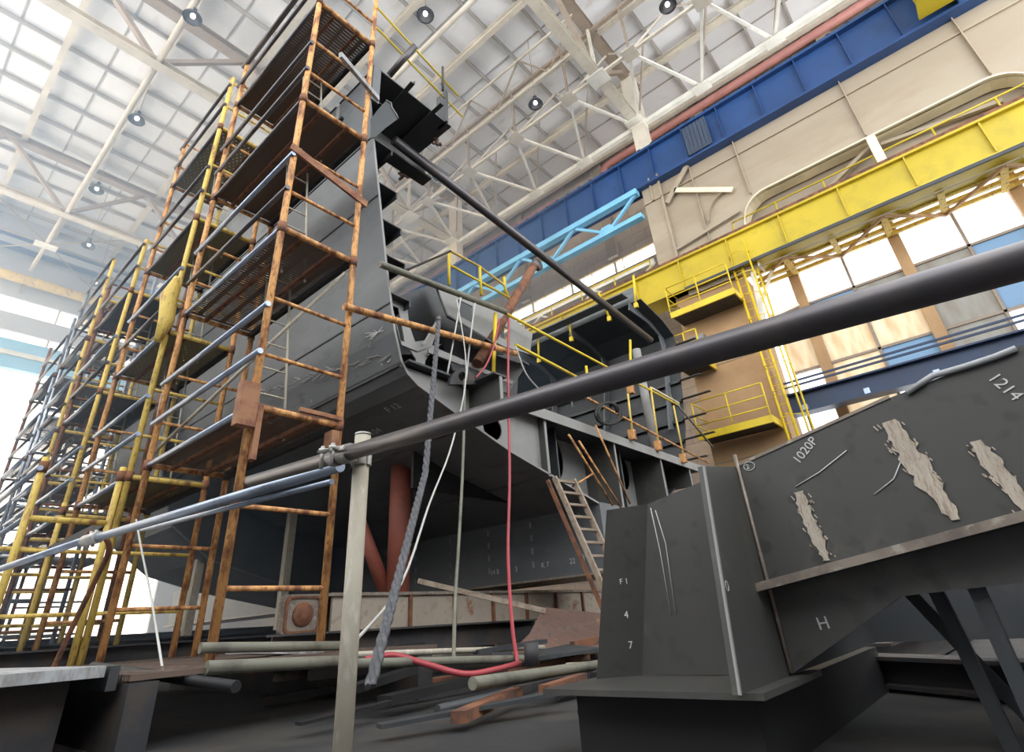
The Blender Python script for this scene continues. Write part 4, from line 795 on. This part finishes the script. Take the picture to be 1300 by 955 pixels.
p = Y(676,846,3.1); tag(obj('pipe_stub', MB().tube([p, p+V((0, 0, .16))], .06, 14), 'junk_dark'), 'short upright pipe stub at the end of the red hose', 'pipe')
tag(obj('timber_plank', MB().beam(Y(532,738,5.9), Y(692,776,4.7), .2, .06), 'wood'), 'long bare plank sloping down in front of the beige beam', 'plank')
tag(obj('rusty_plate', MB().plate([tuple(Y(690,771,4.9)), tuple(Y(735,776,5.0)), tuple(Y(784,781,5.0)), tuple(Y(792,822,4.0)), tuple(Y(740,826,3.9)), tuple(Y(650,826,3.9)), tuple(Y(672,805,4.1))], (0, 0, -.04)), 'plate_rust'), 'rusty cut steel plate lying tilted left of the steel block', 'plate')
tag(obj('plate_scrap', MB().plate([(4.0, 3.6, -.3), (5.4, 3.5, -.3), (5.6, 4.2, -.25), (4.2, 4.3, -.25)], (0, 0, -.03)), 'dark_steel'), 'dark scrap plate under the rusty plate', 'plate')
tag(obj('stone_slab', MB().beam(Y(300,824,5.0), Y(398,826,5.0), .35, .07), 'grey_plank'), 'light grey slab lying between the orange scaffold feet', 'slab')
tag(obj('mesh_deck', MB().box(1.25, 3.5, 3.9, 8.8, -.16, -.13), 'grating'), 'rusty mesh deck under the near scaffold towers', 'deck')
tag(obj('deck_support', MB().box(1.25, 1.4, 3.9, 8.8, ZF, -.17), 'junk_dark'), 'dark ledge carrying the near edge of the mesh deck', 'ledge')
tag(obj('deck_support', MB().box(3.3, 3.45, 3.9, 8.8, ZF, -.17), 'junk_dark'), 'dark ledge carrying the hull side of the mesh deck', 'ledge')
for i, (x0, x1, y0, y1, lab) in enumerate(((-.6, .25, 2.6, 16, 'leftmost grey plank walkway at the lower left corner'), (.3, 1.15, 4.0, 15, 'grey plank walkway beside the mesh deck at lower left'))):
    tag(obj('plank_walkway', MB().box(x0, x1, y0, y1, -.13, -.075), 'grey_plank'), lab, 'walkway', 'grey plank walkways')
    tag(obj('walkway_bearer', MB().box(x0+.1, x1-.1, y0+.2, y1-.2, ZF, -.135), 'junk_dark'), 'dark bearer under the '+lab.split(' at ')[0].replace(' beside the mesh deck', ' near the mesh'), 'bearer')
tag(obj('walkway_kerb', MB().box(1.17, 1.22, 4.0, 14, -.2, -.08), 'dark_steel'), 'dark edge bar between plank walkway and mesh deck', 'bar')
for i in range(60):
    x = random.uniform(2.4, 9.5); yy = random.uniform(3.5, 6.3); a = random.uniform(-.35, .35); l = random.uniform(.5, 1.6)
    p = V((x, yy, ZF+.05+.06*(i % 5))); q = p+V((l*math.cos(a), l*math.sin(a), random.uniform(0, .05)))
    tag(obj('scrap_bar', MB().beam(p, q, random.uniform(.05, .12), random.uniform(.03, .08)), random.choice(('junk_dark', 'brown_rust', 'flange_steel', 'dark_steel', 'black', 'black'))), 'loose steel bar among the dark scrap on the floor below the ship hull', 'bar', 'loose scrap bars')
for i in range(40):
    x = random.uniform(1.9, 6.0); yy = random.uniform(1.7, 3.6); a = random.uniform(-.5, .5); l = random.uniform(.4, 1.3)
    p = V((x, yy, ZF+.04+.03*(i % 3))); q = p+V((l*math.cos(a), l*math.sin(a), random.uniform(0, .03)))
    if i % 3: m = MB().beam(p, q, random.uniform(.04, .14), random.uniform(.015, .06))
    else: m = MB().tube([p, q], random.uniform(.015, .035), 8)
    tag(obj('scrap_bar', m, random.choice(('junk_dark', 'junk_dark', 'black', 'dark_steel', 'dark_steel', 'brown_rust'))), 'short steel offcut on the dark floor in front of the red hose', 'bar', 'steel offcuts nearest the viewer')
# yellow trestles seen below the keel
for i, (u, lab) in enumerate(((608, 'leftmost, by the plank'), (675, 'in the middle'), (735, 'rightmost, by the ladder foot'))):
    p = Y(u, 742, 9.6); t = thing('yellow_trestle', 'small yellow trestle seen under the keel box, '+lab, 'trestle', (p.x, p.y, ZF), 'yellow trestles')
    obj('top_bar', MB().beam((p.x-.4, p.y, .42), (p.x+.4, p.y, .42), .08, .08), 'safety_yellow', t)
    for s in (-.3, .3): obj('leg', MB().beam((p.x+s, p.y, .4), (p.x+s*1.2, p.y, ZF), .06, .06), 'safety_yellow', t)
p = X(1155, 770, 9); 
tag(obj('yellow_pole', MB().tube([(13.2, 1.7, ZF), (13.4, 1.6, 1.3)], .05, 8), 'safety_yellow'), 'yellow pole seen through the gap under the steel block', 'pole')
tag(obj('yellow_pole', MB().beam((12.0, 2.6, ZF), (12.0, 2.6, .8), .2, .2), 'safety_yellow'), 'short stout yellow post seen under the steel block', 'post')
# hoses, ropes, cables
def curve(name, label, cat, pts, r, mat, n=8, sub=5):
    P = [V(p) for p in pts]; out = []
    for i in range(len(P)-1):
        a, b, c, d_ = P[max(i-1, 0)], P[i], P[i+1], P[min(i+2, len(P)-1)]
        for k in range(sub): s = k/sub; out.append(.5*((2*b)+(c-a)*s+(2*a-5*b+4*c-d_)*s*s+(3*b-a-3*c+d_)*s**3))
    out.append(P[-1]); return tag(obj(name, MB().tube(out, r, n), mat), label, cat)
curve('air_hose', 'red hose hanging from the hull railing down to the floor', 'hose', [Y(646,405,4.5), Y(645,480,4.45), Y(647,600,4.3), Y(645,700,4.1), Y(650,790,3.6), Y(657,842,3.3)], .017, 'hose_red')
curve('air_hose', 'red hose looping along the floor below the beige beam', 'hose', [Y(463,838,3.5), Y(500,832,3.5), Y(540,843,3.3), Y(590,856,3.1), Y(630,850,3.1), Y(660,842,3.2)], .02, 'hose_red')
curve('air_hose', 'thin red hose curling up to the lifting eye on the tank top', 'hose', [Y(604,480,4.5), Y(618,462,4.5), Y(628,435,4.5), Y(634,405,4.55)], .014, 'hose_red')
curve('air_hose', 'brown red hose bending down at the yellow posts, lower left', 'hose', [atd(60,866,4.6), atd(95,790,4.7), atd(122,735,4.7), atd(138,700,4.6), atd(132,682,4.5), atd(110,676,4.4)], .022, 'brown_rust')
curve('hanging_cable', 'grey cable hanging from the hull railing to the floor tubes', 'cable', [Y(590,482,4.4), Y(588,580,4.3), Y(583,680,4.1), Y(578,760,3.9), Y(576,836,3.4)], .016, 'tube_olive')
curve('hanging_cable', 'cream thin cable sweeping from the lifting eye down past the rope', 'cable', [Y(580,380,4.5), Y(592,470,4.4), Y(575,560,4.1), Y(545,640,3.7), Y(510,740,3.2), Y(440,826,2.6)], .009, 'cable_white')
curve('hanging_cable', 'white thin cable left over the pale tank frame', 'cable', [Y(585,378,4.6), Y(578,420,4.6), Y(568,475,4.6)], .011, 'cable_white')
curve('hanging_cable', 'white thin cable right over the pale tank frame', 'cable', [Y(603,385,4.6), Y(596,440,4.6), Y(592,482,4.6)], .011, 'cable_white')
curve('hanging_cable', 'pair of pale wires sagging under the yellow railing', 'cable', [Y(655,440,4.6), Y(668,475,4.6), Y(690,500,4.6)], .012, 'cable_white')
curve('hanging_cable', 'white cord hanging straight through the far scaffold', 'cable', [Y(173,660,7.0), Y(180,700,6.6), Y(192,760,6.2), Y(208,860,5.0)], .010, 'cable_white')
# twisted rope
a, b, c = Y(557,407,4.4), Y(540,600,3.6), Y(486,850,2.6); c2 = Y(470,872,2.4)
P = []
for i in range(241):
    s = i/240; P.append(a*(1-s)**2+((b-a*.25-c2*.25)*2)*2*s*(1-s)+c2*s*s if False else (a.lerp(b, s*2) if s < .5 else b.lerp(c2, s*2-1)))
rp = thing('twisted_rope', 'thick dark twisted rope hanging from the rusty tube to the floor', 'rope', c2)
for ph in (0, 2.1, 4.2): obj('strand', MB().tube([p+V((math.cos(i*.45+ph), math.sin(i*.45+ph), 0))*.014 for i, p in enumerate(P)], .0165, 6), 'rope_grey', rp)
obj('rope_hook', MB().tube([a+V((0, 0, -.02)), a+V((0, 0, .06))], .035, 8), 'tube_dark', rp)
tag(obj('hung_rag', MB().tube([(1.9, 7.62, 4.65), (1.86, 7.6, 4.3), (1.9, 7.6, 3.95), (1.87, 7.62, 3.62)], .1, 12, rs=[.04, .11, .1, .05]), 'yellow_rust'), 'yellow and orange rag hung on the yellow scaffold post', 'rag')  # a rag, shaped as one tapered tube
# ================================================================== CAMERA, LIGHT
cam = D.cameras.new('camera'); co = D.objects.new('camera', cam); COL.objects.link(co)
cam.sensor_width = 36; cam.lens = F/1300*36; cam.shift_y = -(477.5-PV)/1300; cam.clip_start = .02; cam.clip_end = 400
r_ = V((AX.x, AY.x, AZ.x)); u_ = -V((AX.y, AY.y, AZ.y)); b_ = -V((AX.z, AY.z, AZ.z))
co.matrix_world = Matrix(((r_.x, u_.x, b_.x, 0), (r_.y, u_.y, b_.y, 0), (r_.z, u_.z, b_.z, 0), (0, 0, 0, 1)))
SC.camera = co
hz = MB().box(-8.9, 21.8, 7.6, 37.2, ZF+.02, 20.6)
hm = D.materials.new('haze'); hm.use_nodes = True; nt = hm.node_tree; nt.nodes.clear(); ou = nt.nodes.new('ShaderNodeOutputMaterial'); vs = nt.nodes.new('ShaderNodeVolumeScatter')
vs.inputs['Color'].default_value = (.52, .73, 1, 1); vs.inputs['Density'].default_value = .026; vs.inputs['Anisotropy'].default_value = .3; nt.links.new(vs.outputs[0], ou.inputs['Volume']); MATS['haze'] = hm
hz = tag(obj('haze', hz, 'haze'), 'bluish daylight haze filling the hall towards the bright far doorway', 'haze'); hz['kind'] = 'stuff'

w = D.worlds.new('sky'); SC.world = w; w.use_nodes = True
bg = w.node_tree.nodes['Background']; bg.inputs[0].default_value = (.94, .97, 1.0, 1); bg.inputs[1].default_value = 3.4
SC.view_settings.view_transform = 'Standard'; SC.view_settings.look = 'None'; SC.view_settings.gamma = 1; SC.view_settings.use_curve_mapping = False
SC.view_settings.exposure = 0.3
